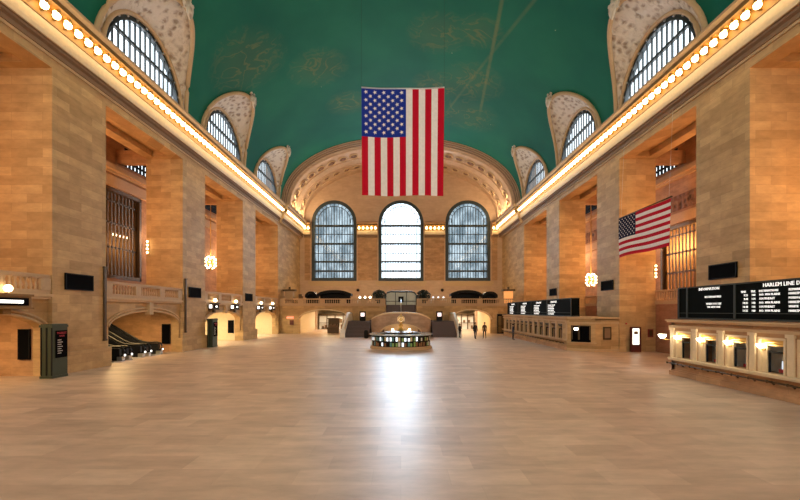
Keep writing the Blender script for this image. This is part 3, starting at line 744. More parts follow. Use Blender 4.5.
# interior of near office: back wall, desk, monitors
m = MB(); m.box(16.2, 16.3, 11.9, 21.1, 0, 2.75); put(m.build('room_partition', WHITE), th1)
m = MB(); m.box(14.62, 15.25, 11.9, 21.1, .8, .88); put(m.build('inner_desk', BRONZE), th1)
ords = ['', '', 'nearest', 'second nearest', 'second farthest', 'farthest']
fr_ = ['','at the right edge of the photo','third from the left end','second from the left end','at the left end']
for k, (w, hw) in enumerate(nwins[1:]):
    who = ('at the right edge of the photo','third from the left end','second from the left end','at the left end')[k]
    rt = empty('sconce_lamp', (14.3, w+hw-.14, 1.8), 'glowing shell shaped lamp beside the ticket window %s' % who, 'lamp', 'lamps beside the ticket windows')
    m = MB(); m.tube([(14.38,w+hw-.14,1.85),(14.3,w+hw-.14,1.80),(14.22,w+hw-.14,1.88)], .025, 6); m.ball((14.38,w+hw-.14,1.85), .06, 0, 8, 5); put(m.build('bracket', GOLD), rt)
    m = MB(); m.lathe([(.03,-.08),(.07,-.05),(.12,.01),(.15,.07),(.12,.09),(.01,.08)], (14.2,w+hw-.14,1.96), 14); put(m.build('lamp_shade', LAMP), rt)
    rt = empty('computer_monitor', (14.9, w, .88), 'grey monitor behind the glass of the ticket window %s' % who, 'monitor', 'monitors in the ticket office')
    m = MB(); m.box(14.86,14.9, w-.26, w+.2, 1.05, 1.42); m.box(14.85,14.98,w-.12,w+.08,.88,.91); m.box(14.9,14.94,w-.04,w+.02,.9,1.1); put(m.build('case', STEEL), rt)
    m = MB(); m.box(14.85,14.86, w-.23, w+.17, 1.08, 1.39); put(m.build('screen', SCREEN), rt)
    m = MB(); m.box(14.7,14.8, w-.40, w-.2, .88, 1.25, 0); m.box(14.66,14.8, w-.45, w+.1, .88, .97, 1); m.box(14.64,14.72, w-.12, w+.08, .97, 1.1, 2); m.box(14.7,14.8, w-.2, w+.1, .9, 1.0, 3); tag(m.build('document_holder', [WHITE, GREENP, REDP, BRONZE]), 'white document holders at the ticket window %s' % who, 'document holder', 'document holders in the ticket office')
rt = empty('sconce_lamp', (14.3, 21.6, 1.9), 'glowing lamp on the far corner of the near ticket office', 'lamp')
m = MB(); m.tube([(14.3,21.4,1.85),(14.15,21.62,1.82),(14.0,21.7,1.9)], .025, 6); put(m.build('bracket', GOLD), rt)
m = MB(); m.lathe([(.03,-.10),(.10,-.06),(.17,.02),(.20,.10),(.17,.12),(.01,.11)], (14.0,21.7,1.98), 14); put(m.build('lamp_shade', LAMP), rt)

# departure boards
def board(x, y0, y1, z0, z1, label, divs):
    rt = empty('departure_board', (x+.3, (y0+y1)/2, z0), label, 'departure board')
    m = MB(); m.box(x, x+.7, y0, y1, z0, z1); put(m.build('case', BOARD), rt)
    m = MB(); e = .05
    m.box(x-.04, x+.72, y0-.02, y1+.02, z1, z1+.06); m.box(x-.04, x+.72, y0-.02, y1+.02, z0, z0+.08); m.box(x-.03, x, y0, y1, z0+.3, z0+.33)
    for d_ in [y0, y1]+divs: m.box(x-.04, x+.0, d_-.05, d_+.05, z0, z1)
    put(m.build('frame', BOARDF), rt)
    return rt
nb = board(14.75, 12.2, 21.5, 2.93, 4.52, 'near black departures board reading HARLEM LINE, above the ticket office', [17.88, 20.85])
T = lambda s_, size, y, z, al='LEFT', x=14.75, nm='lettering', p=None: text(s_, size, (x-.012, y, z), (0,-1,0), (0,0,1), LED, nm, p or nb, al)
T('INFORMATION', .19, 19.4, 4.35, 'CENTER')
T('NO DEPARTURES', .13, 19.15, 3.98, 'CENTER'); T('WHEN YOU SEE', .13, 19.1, 3.65, 'CENTER'); T('THE NEW ONE', .12, 19.1, 3.50, 'CENTER')
T('HARLEM LINE DEPARTURES', .22, 16.5, 4.33)
for s_, y in (('TIME',17.57),('TRK',17.07),('DESTINATIONS',16.68),('REMARKS',15.4)): T(s_, .125, y, 4.13)
rows = [('9:25','108','NO. WH PLAINS','HARLEM 125'),('9:48','114','SOUTHEAST','FORDHAM'),('10:25','108','NO. WH PLAINS','HARLEM 125'),('10:48','116','SOUTHEAST','WHITE'),('11:25','108','NO. WH PLAINS','HARLEM 125')]
for k, r_ in enumerate(rows):
    z = 3.98-.165*k
    T(r_[0], .125, 17.2, z, 'RIGHT'); T(r_[1], .125, 17.03, z); T(r_[2], .125, 16.66, z); T(r_[3], .125, 15.4, z)
fb_ = board(14.55, 34.6, 55.2, 2.88, 4.42, 'long far black departures board with rows of white text, above the far ticket office', [40.3, 45.2, 50.2])
for c in (38.6, 42.8, 47.6, 52.6):
    T('DEPARTURES', .26, c, 4.13, 'CENTER', 14.55, 'lettering', fb_)
    for k in range(6):
        T(('9:25 108 NO. WH PLAINS','9:48 114 SOUTHEAST   ','10:2 108 NEW HAVEN   ','10:48 116 STAMFORD   ','11:1 108 CROTON HARM ','11:25 110 PGHKEEPSIE')[k], .165, c+1.5, 3.86-.17*k, 'LEFT', 14.55, 'lettering', fb_)
T('ARRIVALS', .36, 36.8+1.0, 4.1, 'CENTER', 14.55, 'lettering', fb_) if False else None

# black panel box + small fittings beside right pier
rt = empty('poster_stand', (19.25, 33.0, 0), 'dark red framed stand with a glowing white poster, between ticket offices', 'poster stand')
m = MB(); m.box(18.75,19.55,32.95,33.2,0,2.05); put(m.build('frame', plain('dark_red_wood', (.10,.02,.015), .4)), rt)
m = MB(); m.box(18.84,19.38,32.93,32.95,.62,1.93); put(m.build('poster', POSTER), rt)
m = MB(); m.box(18.95,19.27,32.92,32.93,1.45,1.7,0); m.box(19.0,19.2,32.92,32.93,1.0,1.04,0); m.box(19.0,19.2,32.92,32.93,1.1,1.14,0); put(m.build('poster_print', TRIMD), rt)
m = MB(); m.box(20.35,20.75,33.3,33.4,1.2,1.85,0); m.box(20.42,20.68,33.28,33.3,1.28,1.77,1); tag(m.build('framed_notice', [plain('red_frame', (.25,.03,.03), .5), BRONZE]), 'small dark red framed notice on the pier behind the near ticket office', 'notice')
m = MB(); m.box(18.5,18.62,33.34,33.4,2.25,2.37); tag(m.build('fire_alarm', [REDP]), 'tiny red alarm box on the right pier above the glowing poster', 'alarm')
# right lower back wall in open bays
m = MB(); m.box(21.0, 21.3, YB, 59.3, 0, 3.95); struct(m.build('wall_right_lower', blocks('reddish_stone', (.42,.20,.12), (.36,.17,.10), 1.3, .42, .006, (.2,.1,.06))[0]))
for i, (a, b) in enumerate([(12.1,20.9),(24.7,33.4),(37.2,46.1),(50.1,59.3)]):
    m = MB(); m.box(20.95, 21.2, a, b, 4.9, 5.05); m.box(20.95,21.2,a,b,3.9,4.2)
    y = a+.2
    while y < b: m.box(21.02,21.12,y-.05,y+.05,4.2,4.9); y += .3
    tag(m.build('parapet_rail', [BALU]), 'low stone parapet of the right gallery, %s opening' % ('first','second','third','fourth')[i], 'parapet', 'parapets of the right gallery')

# ------------------------------------------------------------------ balcony, stairs
bt = empty('balcony', (0, 66, 0), 'stone balcony across the far end with low arches beneath it', 'balcony')
m = MB(); LA, RA2 = (-15.05,-7.6), (7.6,13.3)
def af(u):
    for a, b in (LA, RA2):
        c, h = (a+b)/2, (b-a)/2
        if abs(u-c) < h: return 2.1+1.35*sqrt(max(1-((u-c)/h)**2, 0))
    return 0
us = [-17.95]
for a, b in (LA, RA2): us += [(a+b)/2-(b-a)/2*cos(pi*k/24) for k in range(25)]
P = lambda u, d, z: (u, 60+d, z)
m.strip(us[:26]+[-2.3], af, lambda u: 4.2, P, .6); m.strip([2.3]+us[26:]+[17.95], af, lambda u: 4.2, P, .6)
m.box(-2.3, 2.3, 60.0, 60.6, 0, 3.1)
put(m.build('front_wall', STONE), bt)
m = MB(); m.box(-17.95,-2.3, 60.1, 72, 4.1, 4.3); m.box(2.3,17.95,60.1,72,4.1,4.3); m.box(-2.3,2.3,62.4,72,4.1,4.3); put(m.build('deck', STONE2), bt)
m = MB()
for a, b in ((-17.95,-2.3),(2.3,17.95)):
    m.box(a, b, 59.85, 60.2, 4.1, 4.35); m.box(a, b, 59.8, 60.25, 5.05, 5.2); m.box(a,b,59.95,60.15,4.35,4.5)
    nn = 5
    for k in range(nn+1): x = a+(b-a)*k/nn; x = min(max(x, a+.4), b-.4); m.box(x-.4, x+.4, 59.86, 60.2, 4.3, 5.08)
put(m.build('rail_and_pedestals', BALU), bt)
m = MB(); x = -17.7
while x < 17.8:
    if abs(x) > 2.7: m.lathe([(.06,4.5),(.04,4.56),(.085,4.7),(.04,4.9),(.06,5.05)], (x, 60.03, 0), 6)
    x += .32
tag(put(m.build('balusters', BALU), bt), kind='stuff')
m = MB()
for a, b in (LA, RA2):
    c, h = (a+b)/2, (b-a)/2
    m.tube([(c-(h+.1)*cos(pi*k/24), 59.98, 2.1+1.45*sin(pi*k/24)) for k in range(25)], .1, 6)
put(m.build('arch_moulding', CREAM), bt)
# under-balcony rooms
for k, (a, b) in enumerate(((-15.3,-7.3),(7.3,13.6))):
    m = MB(); m.face([(a,60.6,0),(a,60.6,3.95),(a,80,3.95),(a,80,0)]); m.face([(b,60.6,0),(b,80,0),(b,80,3.95),(b,60.6,3.95)])
    m.face([(a,60.6,3.95),(b,60.6,3.95),(b,80,3.95),(a,80,3.95)]); m.face([(a,80,0),(a,80,3.95),(b,80,3.95),(b,80,0)])
    struct(m.build('wall_far_passage_%d' % (k+1), CREAM))
    rt = empty('shop_front', ((a+b)/2, 74, 0), 'brightly lit shop front deep inside the %s arch under the balcony' % ('left','right')[k], 'shop front')
    m = MB(); 
    for q in range(6): x = a+.3+(b-a-.6)*q/5; m.box(x-.08, x+.08, 73.9, 74.05, 0, 2.9)
    m.box(a+.2, b-.2, 73.9, 74.05, 2.5, 2.9); m.box(a+.2,b-.2,73.9,74.05,1.15,1.22); put(m.build('frame', BRONZE), rt)
    m = MB(); m.box(a+.25, b-.25, 74.3, 74.4, 0, 2.6); put(m.build('backdrop', WHITE), rt)
    m = MB()
    for q in range(14): x = a+.5+random.random()*(b-a-1.2); z = random.choice([.1,1.25]); m.box(x, x+.35, 74.08, 74.28, z, z+.3+random.random()*.6)
    put(m.build('merchandise', TRIMD), rt)
# staircase
st = empty('grand_staircase', (0, 56, 0), 'twin marble flights rising either side of a curved stone wall to the balcony', 'staircase')
nst = 12; zl = 1.95
for s in (-1, 1):
    m = MB()
    for k in range(nst):
        y = 51.2+k*.32; m.box(s*4.1, s*7.15, y, 56.0, zl*k/nst, zl*(k+1)/nst)
    m.box(s*2.3, s*7.3, 55.0, 59.98, 0, zl)
    for k in range(7): x = 4.4-k*.32; m.box(s*x, s*(x-.32), 56.5, 59.9, 0, zl+(k+1)*.165)
    put(m.build('lower_flight', STEPM), st)

m = MB(); m.box(-2.3,2.3,52.6,59.9,2.75,3.1); m.box(-2.1,2.1,56,59.9,0,2.75)
for k in range(8): m.box(-2.2,2.2,60.0+k*.3,62.5,3.1+k*.15-.15,3.1+(k+1)*.15)
put(m.build('upper_flight', STEPM), st)
for s in (-1, 1):
    m = MB()
    x0, x1 = s*7.15, s*7.5
    m.face([(x0,50.9,0),(x0,50.9,.95),(x0,55.2,2.95),(x0,60,2.95),(x0,60,0)]); m.face([(x1,50.9,0),(x1,50.9,.95),(x1,55.2,2.95),(x1,60,2.95),(x1,60,0)][::-1])
    m.face([(x0,50.9,0),(x1,50.9,0),(x1,50.9,.95),(x0,50.9,.95)]); m.face([(x0,50.9,.95),(x1,50.9,.95),(x1,55.2,2.95),(x0,55.2,2.95)]); m.face([(x0,55.2,2.95),(x1,55.2,2.95),(x1,60,2.95),(x0,60,2.95)])
    put(m.build('outer_parapet', CREAM), st)
for s in (-1, 1):
    m = MB(); m.tube([(s*7.32,50.85,1.02),(s*7.32,55.2,3.02),(s*7.32,59.9,3.02)], .16, 8); m.box(s*7.05,s*7.6,50.6,51.1,0,1.1); put(m.build('parapet_cap', WHITE), st)
m = MB(); N_ = 40
topz = lambda t: 3.05-.9*abs(cos(t))**3
cw = lambda t, r: (r*cos(t)*1.0, 54.2-r*.95*sin(t))
for k in range(N_):
    t0, t1 = pi*k/N_, pi*(k+1)/N_
    def lo_(t): 
        x = 4.0*cos(t); return .35+1.35*sqrt(max(1-(x/2.7)**2, 0)) if abs(x) < 2.7 else 0
    p0, p1, q0, q1 = cw(t0,4.0), cw(t1,4.0), cw(t0,3.7), cw(t1,3.7)
    m.face([(*p0,lo_(t0)),(*p1,lo_(t1)),(*p1,topz(t1)),(*p0,topz(t0))]); m.face([(*q0,lo_(t0)),(*q0,topz(t0)),(*q1,topz(t1)),(*q1,lo_(t1))])
    m.face([(*p0,lo_(t0)),(*q0,lo_(t0)),(*q1,lo_(t1)),(*p1,lo_(t1))])
put(m.build('curved_wall', blocks('grey_pink_stone', (.50,.38,.30), (.44,.33,.26), 1.4, .45, .005, (.35,.26,.2))[0]), st)
m = MB(); m.tube([(*cw(pi*k/N_,3.85), topz(pi*k/N_)+.03) for k in range(N_+1)], .17, 8)
m.tube([(*cw(pi*k/N_,4.0), lo_(pi*k/N_)+.02) for k in range(N_+1) if lo_(pi*k/N_) > .5], .08, 6)
put(m.build('curved_cap', CREAM), st)
m = MB(); m.box(-3.6,3.6,55.6,55.8,0,2.7); m.box(-3.6,-3.4,54,55.8,0,2.6); m.box(3.4,3.6,54,55.8,0,2.6); put(m.build('inner_wall', CREAM), st)
m = MB(); m.tube([(0,59.8,3.1),(0,59.8,4.1)], .05, 8); m.tube([(0,59.8,4.1),(0,62.5,5.2)], .05, 8); m.tube([(0,62.5,4.3),(0,62.5,5.2)], .05, 8); put(m.build('central_handrail', STEEL), st)
# lit displays on stair landings
for s in (-1, 1):
    x = s*5.35; rt = empty('display_stand', (x, 56.6, 1.95), 'black stand with a glowing pink screen on the %s stair landing' % ('left','right')[s>0], 'display stand', 'display stands on the stair landings')
    m = MB(); m.box(x-.42,x+.42,56.4,56.65,2.0,3.3); m.box(x-.3,x+.3,56.35,56.7,1.95,2.02); put(m.build('case', DARK), rt)
    m = MB(); m.box(x-.26,x+.26,56.38,56.4,2.6,3.1); put(m.build('screen', SCREENP), rt)
# glass vestibule at top of stairs
rt = empty('glass_vestibule', (0, 66.5, 4.3), 'pale glass vestibule with a dark rounded frame at the top of the stairs', 'vestibule')
m = MB(); pts = [(-2.55,66,4.3),(-2.55,66,5.9),(-2.2,66,6.35),(-1.7,66,6.5),(1.7,66,6.5),(2.2,66,6.35),(2.55,66,5.9),(2.55,66,4.3)]
m.tube(pts, .13, 8); m.tube([(-2.55,66,4.95),(2.55,66,4.95)], .05, 6); m.tube([(-.9,66,4.3),(-.9,66,6.5)], .05, 6); m.tube([(.9,66,4.3),(.9,66,6.5)], .05, 6); put(m.build('frame', IRON), rt)
m = MB(); m.face([(-2.5,66.1,4.3),(2.5,66.1,4.3),(2.5,66.1,5.9),(2.1,66.1,6.4),(-2.1,66.1,6.4),(-2.5,66.1,5.9)]); put(m.build('frosted_panel', plain('frosted_panel', (.50,.55,.50), .3)), rt)
m = MB(); m.box(-.42,.42,65.6,65.75,4.8,5.7); m.box(-.05,.05,65.6,65.75,4.3,4.8); tag(m.build('dark_monitor', [DARK]), 'small dark monitor standing at the top of the central stairs', 'monitor')
# things on the balcony
def dome_bar(x0, x1, y, h, label, grp=None):
    rt = empty('bar_canopy', ((x0+x1)/2, y, 4.3), label, 'canopy', 'dark canopies on the balcony')
    m = MB(); c = (x0+x1)/2; hw = (x1-x0)/2
    f_ = lambda u: h-.55*(abs(u-c)/hw)**2.5
    us_ = [x0+(x1-x0)*k/20 for k in range(21)]
    m.strip(us_, lambda u: f_(u)-.42, f_, lambda u, d, z: (u, y+d, z), 2.0); put(m.build('canopy_top', DARK), rt)
    m = MB(); m.box(x0+.2, x1-.2, y+.3, y+.9, 4.3, 5.3); m.strip(us_[1:-1], lambda u: 4.3, lambda u: f_(u)-.3, lambda u, d, z: (u, y+1.2+d, z), .3); put(m.build('counter', DARK), rt)
    for q in (x0+.25, x1-.25): mm = MB(); mm.box(q-.06,q+.06,y+.1,y+.2,4.3,f_(q)-.3); put(mm.build('post', DARK), rt)
dome_bar(-13.0,-7.7, 62.6, 6.6, 'long dark canopy over the bar on the left of the balcony')
dome_bar(-14.9,-13.1, 62.8, 6.4, 'short dark canopy on the balcony, left of the long one')
dome_bar(7.7, 12.6, 62.6, 6.6, 'long dark canopy over the bar on the right of the balcony')
dome_bar(12.7, 15.0, 62.8, 6.4, 'short dark canopy on the balcony, right of the long one')
def host(x, mat, label):
    rt = empty('host_stand', (x, 61.5, 4.3), label, 'stand', 'stands at the balcony corners')
    m = MB(); m.box(x-.6,x+.6,61.1,61.9,4.3,6.35); put(m.build('body', mat), rt)
    m = MB(); m.box(x-.9,x+.9,60.9,62.1,6.35,6.62); m.box(x-.15,x+.15,61.4,61.6,6.62,7.0); put(m.build('flat_top', BRONZE), rt)
host(-16.9, BALU, 'pale stand with a dark flat top at the left corner of the balcony'); host(16.3, plain('orange_lit_panel', (.8,.4,.15), emit=.55, ec=(1,.42,.12)), 'orange glowing stand with a dark flat top, right balcony corner')
m = MB(); m.box(-15.5,-15.1,61.3,61.7,4.3,5.9); m.box(-15.1,-14.9,61.3,61.7,4.3,5.6); tag(m.build('waste_bin', [BRONZE]), 'brown bins beside the pale stand at the left balcony corner', 'bin')
def shrub(x, label):
    rt = empty('potted_shrub', (x, 63, 4.3), label, 'plant', 'dark shrubs flanking the central stairs')
    m = MB(); m.lathe([(.35,0),(.45,.5),(.48,.55),(.4,.55),(.01,.5)], (x,63,4.3), 14); put(m.build('pot', IRON), rt)
    m = MB(); rnd = random.Random(int(x*10)+99)
    for k in range(900):
        a, e, r_ = rnd.random()*2*pi, rnd.random()*pi-.5*pi, rnd.random()**.4
        p = Vector((x+1.15*r_*cos(a)*cos(e), 63+.7*r_*sin(a)*cos(e), 5.75+.85*r_*sin(e)))
        d1 = Vector((rnd.uniform(-1,1), rnd.uniform(-1,1), rnd.uniform(-1,1))).normalized()*.16; d2 = d1.orthogonal().normalized()*.07
        m.face([p-d1, p+d2, p+d1, p-d2])
    put(m.build('foliage', LEAF), rt)
    m = MB(); m.tube([(x,63,4.8),(x+.05,63,5.6)], .05, 6); put(m.build('stem', BRONZE), rt)
shrub(-3.4, 'dark bushy shrub in a pot left of the central stairs'); shrub(3.5, 'dark bushy shrub in a pot right of the central stairs')
def table(x, label, warm):
    rt = empty('long_table', (x, 63, 4.3), label, 'table', 'tables on the balcony')
    m = MB(); m.box(x-1.25,x+1.25,62.7,63.3,5.05,5.12); put(m.build('table_top', WHITE if not warm else CREAM), rt)
    for sx in (-1,1):
        for sy in (-1,1): mm = MB(); mm.box(x+sx*1.15-.04,x+sx*1.15+.04,63+sy*.25-.04,63+sy*.25+.04,4.3,5.05); put(mm.build('leg', STEEL), rt)
    for k in (-.8, 0, .8):
        lp = empty('table_lamp', (x+k, 63, 5.12), 'small %s lamp on the %s, %s' % ('warm' if warm else 'bluish', 'table left of the stairs' if x < 0 else 'table right of the stairs', {-.8:'left end',0:'middle',.8:'right end'}[k]), 'lamp', 'lamps on the balcony tables')
        m = MB(); m.lathe([(.10,0),(.10,.03),(.02,.05),(.02,.3)], (x+k,63,5.12), 8); put(m.build('base', GOLD), lp)
        m = MB(); m.lathe([(.16,.26),(.10,.5)], (x+k,63,5.12), 10); put(m.build('lamp_shade', LAMP if warm else SCREEN), lp)
table(-5.6, 'long table with small glowing lamps, left of the central stairs', True); table(5.8, 'long white table with bluish lamps, right of the central stairs', False)
for x, nm in ((-7.6,'left'),(7.3,'right')):
    m = MB(); m.ball((x, 71.6, 7.05), .28, 0, 10, 6); m.tube([(x,71.95,7.05),(x,71.6,7.05)], .06, 6); tag(m.build('wall_speaker', DARK), 'small round dark speaker on the far wall, %s of the central window' % nm, 'speaker')

# retail cart in the left arch, glass door right of the right arch
rt = empty('retail_cart', (-10.3, 60.9, 0), 'dark retail cart with shelves standing in the left arch', 'cart')
m = MB(); m.box(-11.1,-9.4,61.0,61.9,0,.9); m.box(-11.1,-9.4,61.7,61.9,.9,2.2); m.box(-11.2,-9.3,60.9,61.95,2.15,2.3); put(m.build('body', BRONZE), rt)
m = MB(); 
for k in range(8): m.box(-11.05+k*.2,-10.93+k*.2,61.2,61.35,.9,1.2+.1*(k%3))
put(m.build('goods', TRIMD), rt)
rt = empty('glass_door', (14.9, 59.9, 0), 'dark framed glass door beside the right arch under the balcony', 'door')
m = MB(); m.box(14.25,15.6,59.82,59.99,0,.15); m.box(14.25,15.6,59.82,59.99,2.6,2.9)
for x in (14.25,14.88,15.48): m.box(x,x+.12,59.82,59.99,0,2.9)
m.box(14.25,15.6,59.86,59.96,1.1,1.16); put(m.build('frame', DARK), rt)
m = MB(); m.box(14.3,15.5,59.93,59.95,.15,2.6); put(m.build('glass', plain('amber_glass', (.25,.16,.07), .1)), rt)
for x, y, nm in ((-7.85,54,'left outer stair parapet'),(-4.3,50.0,'foot of the left stair flight')):
    m = MB(); m.lathe([(.2,0),(.26,.05),(.28,.8),(.22,.95),(.1,1.0),(.001,1.0)], (x,y,0), 14); tag(m.build('waste_bin', DARK), 'small black bin beside the %s' % nm, 'bin')
m = MB(); m.box(-16.45,-15.9,59.85,60.0,1.3,2.0); tag(m.build('fire_sign', [plain('dark_red_panel', (.12,.02,.015), .5)]), 'dark red square notice at the left end of the balcony wall', 'notice')
m = MB(); m.box(-16.9,-15.9,59.88,60.0,2.25,2.5); tag(m.build('neon_sign', [plain('red_neon', (1,.3,.2), emit=1.2, ec=(1,.25,.15))]), 'glowing red sign on the balcony wall, far left', 'sign')
for x in (-15.9,-14.6, 14.4):
    pass

# ------------------------------------------------------------------ information booth with clock
C = (0, 37.2)
bo = empty('information_booth', (0, 37.2, 0), 'round information booth with a brass clock in the middle of the floor', 'booth')
m = MB(); m.lathe([(2.85,0),(2.85,.12),(2.78,.16),(2.78,.22),(2.7,.25)], (0,37.2,0), 32, 0, False); put(m.build('plinth', BALU), bo)
m = MB(); m.lathe([(2.6,.2),(2.6,1.2),(2.66,1.22)], (0,37.2,0), 32, 0, False); put(m.build('drum', DARK), bo)
m = MB(); m.lathe([(2.86,1.2),(2.9,1.24),(2.9,1.3),(2.2,1.32),(2.2,1.2),(2.86,1.2)], (0,37.2,0), 32, 0, False); put(m.build('counter_top', plain('pale_blue_marble', (.40,.46,.50), .15)), bo)
PC = [plain('leaflet_green', (.25,.42,.12), .5), plain('leaflet_white', (.75,.78,.75), .5), plain('leaflet_teal', (.10,.30,.33), .5), plain('leaflet_cream', (.7,.6,.35), .5), plain('leaflet_brown', (.25,.12,.05), .5)]
rnd = random.Random(3)
for k in range(32):
    t0, t1 = 2*pi*(k+.06)/32, 2*pi*(k+.94)/32
    if sin((t0+t1)/2) > .35: continue
    m = MB(); r_ = 2.66
    mm = lambda t, r, z: (r*cos(t), 37.2+r*sin(t), z)
    m.face([mm(t0,r_,.25),mm(t1,r_,.25),mm(t1,r_,1.18),mm(t0,r_,1.18)], 0)
    for row in range(2):
        for c_ in range(2):
            if rnd.random() < .14: continue
            a = t0+(t1-t0)*(.08+.46*c_); b = a+(t1-t0)*(.38); z0 = .3+.45*row; z1 = z0+.25+.12*rnd.random()
            m.face([mm(a,r_+.03,z0),mm(b,r_+.03,z0),mm(b,r_+.03,z1),mm(a,r_+.03,z1)], 1+rnd.randrange(5) if rnd.random() > .25 else 6)
            m.face([mm(a,r_,z1),mm(a,r_+.03,z1),mm(b,r_+.03,z1),mm(b,r_,z1)], 1)
    put(m.build('leaflet_rack', [DARK]+PC+[SCREEN]), bo)
m = MB(); m.lathe([(1.25,1.3),(1.3,1.36),(1.55,1.38),(1.55,1.44),(1.0,1.5),(.5,1.54),(.4,1.56),(.001,1.57)], (0,37.2,0), 24, 0, False); put(m.build('central_desk_roof', BRONZE), bo)
m = MB(); m.lathe([(.42,1.56),(.36,1.66),(.2,1.76),(.14,1.9),(.22,2.02),(.24,2.1),(.12,2.16),(.10,2.22),(.16,2.28)], (0,37.2,0), 16); put(m.build('clock_pedestal', GOLD), bo)
ck = MB(); ck.ball((0,37.2,2.58), .36, 0, 20, 12); ck.lathe([(.05,.3),(.1,.34),(.04,.4),(.09,.46),(.001,.56)], (0,37.2,2.58), 10); ck.lathe([(.32,-.02),(.335,0),(.32,.02)], (0,37.2,2.58), 20)
clock = put(ck.build('clock_case', GOLD), bo)
for q in range(4):
    a = -pi/2+q*pi/2; dv = Vector((cos(a), sin(a), 0)); sd = Vector((-sin(a), cos(a), 0)); c_ = Vector((0,37.2,2.58))+dv*.36
    m = MB(); m.tube([c_-dv*.14, c_-dv*.06], .21, 20); f_ = m.build('clock_face', plain('opal_dial', (1,.95,.8), emit=1.5, ec=(1,.84,.5)) if q == 0 else bpy.data.materials['opal_dial'], clock); f_.matrix_parent_inverse = clock.matrix_parent_inverse.copy(); f_.matrix_parent_inverse = Matrix()
    m = MB(); m.tube([c_-dv*.03, c_-dv*.03+Vector((0,0,.15))], .012, 5); m.tube([c_-dv*.03, c_-dv*.03+sd*.11+Vector((0,0,.04))], .014, 5)
    for k in range(12): t = 2*pi*k/12; m.ball(c_-dv*.03+sd*.17*cos(t)+Vector((0,0,.17*sin(t))), .015, 0, 6, 4)
    h_ = m.build('clock_hands', DARK, clock); h_.matrix_parent_inverse = Matrix()
for k, (x, y) in enumerate(((-.75,36.3),(.75,36.3))):
    rt = empty('desk_lamp', (x, y, 1.36), 'glowing white lamp on the booth roof, %s of the clock' % ('left','right')[k], 'lamp', 'lamps beside the booth clock')
    m = MB(); m.lathe([(.09,0),(.03,.04),(.03,.14)], (x,y,1.44), 8); put(m.build('base', GOLD), rt)
    m = MB(); m.ball((x,y,1.66), .12, 0, 12, 8); put(m.build('globe', LAMPW), rt)

# ------------------------------------------------------------------ chandeliers and sconces in the passages
def chandelier(x, y, z, label, ztop):
    rt = empty('globe_chandelier', (x, y, z), label, 'chandelier', 'ball chandeliers in the side galleries')
    m = MB(); m.ball((0,0,0), .42, 0, 14, 8); m.lathe([(.3,-.5),(.12,-.7),(.05,-.95),(.001,-1.0)], (0,0,0), 12); m.tube([(0,0,.4),(0,0,ztop-z)], .045, 6); m.build('body', GOLD, rt)
    for i in range(5):
        e = -60+i*30; nn = 8 if abs(e) < 50 else 4
        if i == 2: nn = 10
        for k in range(nn):
            t = 2*pi*(k+.5*(i%2))/nn; r_ = .72*cos(R(e)); o = MB()
            o.ball((r_*cos(t), r_*sin(t), .72*sin(R(e))), .10, 0, 7, 5); o.build('bulb', LAMPW, rt)
chandelier(-22.0, 46.8, 8.95, 'round ball chandelier of bright globes in the left gallery', 18.2)
chandelier(21.9, 46.7, 6.95, 'round ball chandelier of bright globes in the right gallery', 18.2)
chandelier(-22.0, 21.5, 9.4, 'ball chandelier inside the left gallery nearest the camera, behind the first pier', 18.2) if False else None
def sconce(x, y, z, label):
    rt = empty('wall_sconce', (x, y, z), label, 'wall lamp')
    m = MB(); m.box(-.04,.04,-.0,.12,-.6,.6); m.build('backplate', GOLD, rt)
    for k in range(4): m = MB(); m.ball((0,-.08,-.45+.3*k), .08, 0, 8, 6); m.build('bulb', LAMPW, rt)
sconce(-20.8, 33.28, 8.6, 'vertical row of small bulbs on the second left pier, above the escalators')
sconce(20.9, 33.28, 6.6, 'vertical row of small bulbs on the right pier under the hanging flag')
def candela(x, y, z, label):
    rt = empty('candle_fixture', (x, y, z), label, 'wall lamp')
    m = MB(); m.tube([(0,-1.0,0),(0,1.0,0)], .04, 6); m.tube([(0,0,0),(0,0,-1.2)], .04, 6); m.build('arm', BRONZE, rt)
    for k in range(5): m = MB(); m.ball((0,-.9+.45*k,.12), .13, 0, 8, 6); m.build('bulb', LAMPW, rt)
candela(-25.0, 36.2, 9.9, 'row of bright candle bulbs seen through the left bronze window grille')

# ------------------------------------------------------------------ flags
def flag(P, W, H, cu, name, label, blue, starr, nrm):
    rt = empty(name, P(.5, .5, 0), label, 'flag')
    m = MB(); nu = 78
    def mi(u, v):
        k = int((1-v-1e-6)*13); k = int((1-(v+1/78))*13+1e-6) if False else int((1-v-.5/78)*13)
        if u < cu-1e-6 and k < 7: return 2
        return 0 if k % 2 == 0 else 1
    m.grid(lambda u, v: P(u, v, 0), 60, nu, lambda u, v: mi(u+.001, v), True)
    put(m.build('cloth', [RED, WCL, blue]), rt)
    st_ = MB()
    for r_ in range(9):
        for c_ in range(11):
            if (r_+c_) % 2: continue
            uc = cu*(c_+.9)/11.8; vc = 1-(7/13)*(r_+1)/10
            for d_ in (-.03, .03):
                pts = []
                for k in range(10):
                    a = pi/2+2*pi*k/10; rr = starr*(1 if k % 2 == 0 else .45)
                    pts.append(P(uc+rr*cos(a)/H, vc+rr*sin(a)/W, d_))
                st_.face(pts)
    put(st_.build('stars', WCL), rt)
    return rt
yf = 31.0
def PV(u, v, d):
    x = -3.05+(1-v)*6.35; x = x*(1-.02*u)
    return Vector((x+.02, yf+.10*sin(3.1*v*3+u*2)*(.4+u)+d, 20.42-u*8.25-.12*sin(pi*(1-v))*(1-u)+.08*(1-v)*0))
f1 = flag(PV, 6.35, 8.25, .44, 'hanging_flag', 'huge stars and stripes flag hanging vertically in the centre of the hall', BLUE, .17, None)
m = MB(); m.tube([PV(0, v/12, 0)+Vector((0,0,.05)) for v in range(13)], .06, 6); put(m.build('rod', STEEL), f1)
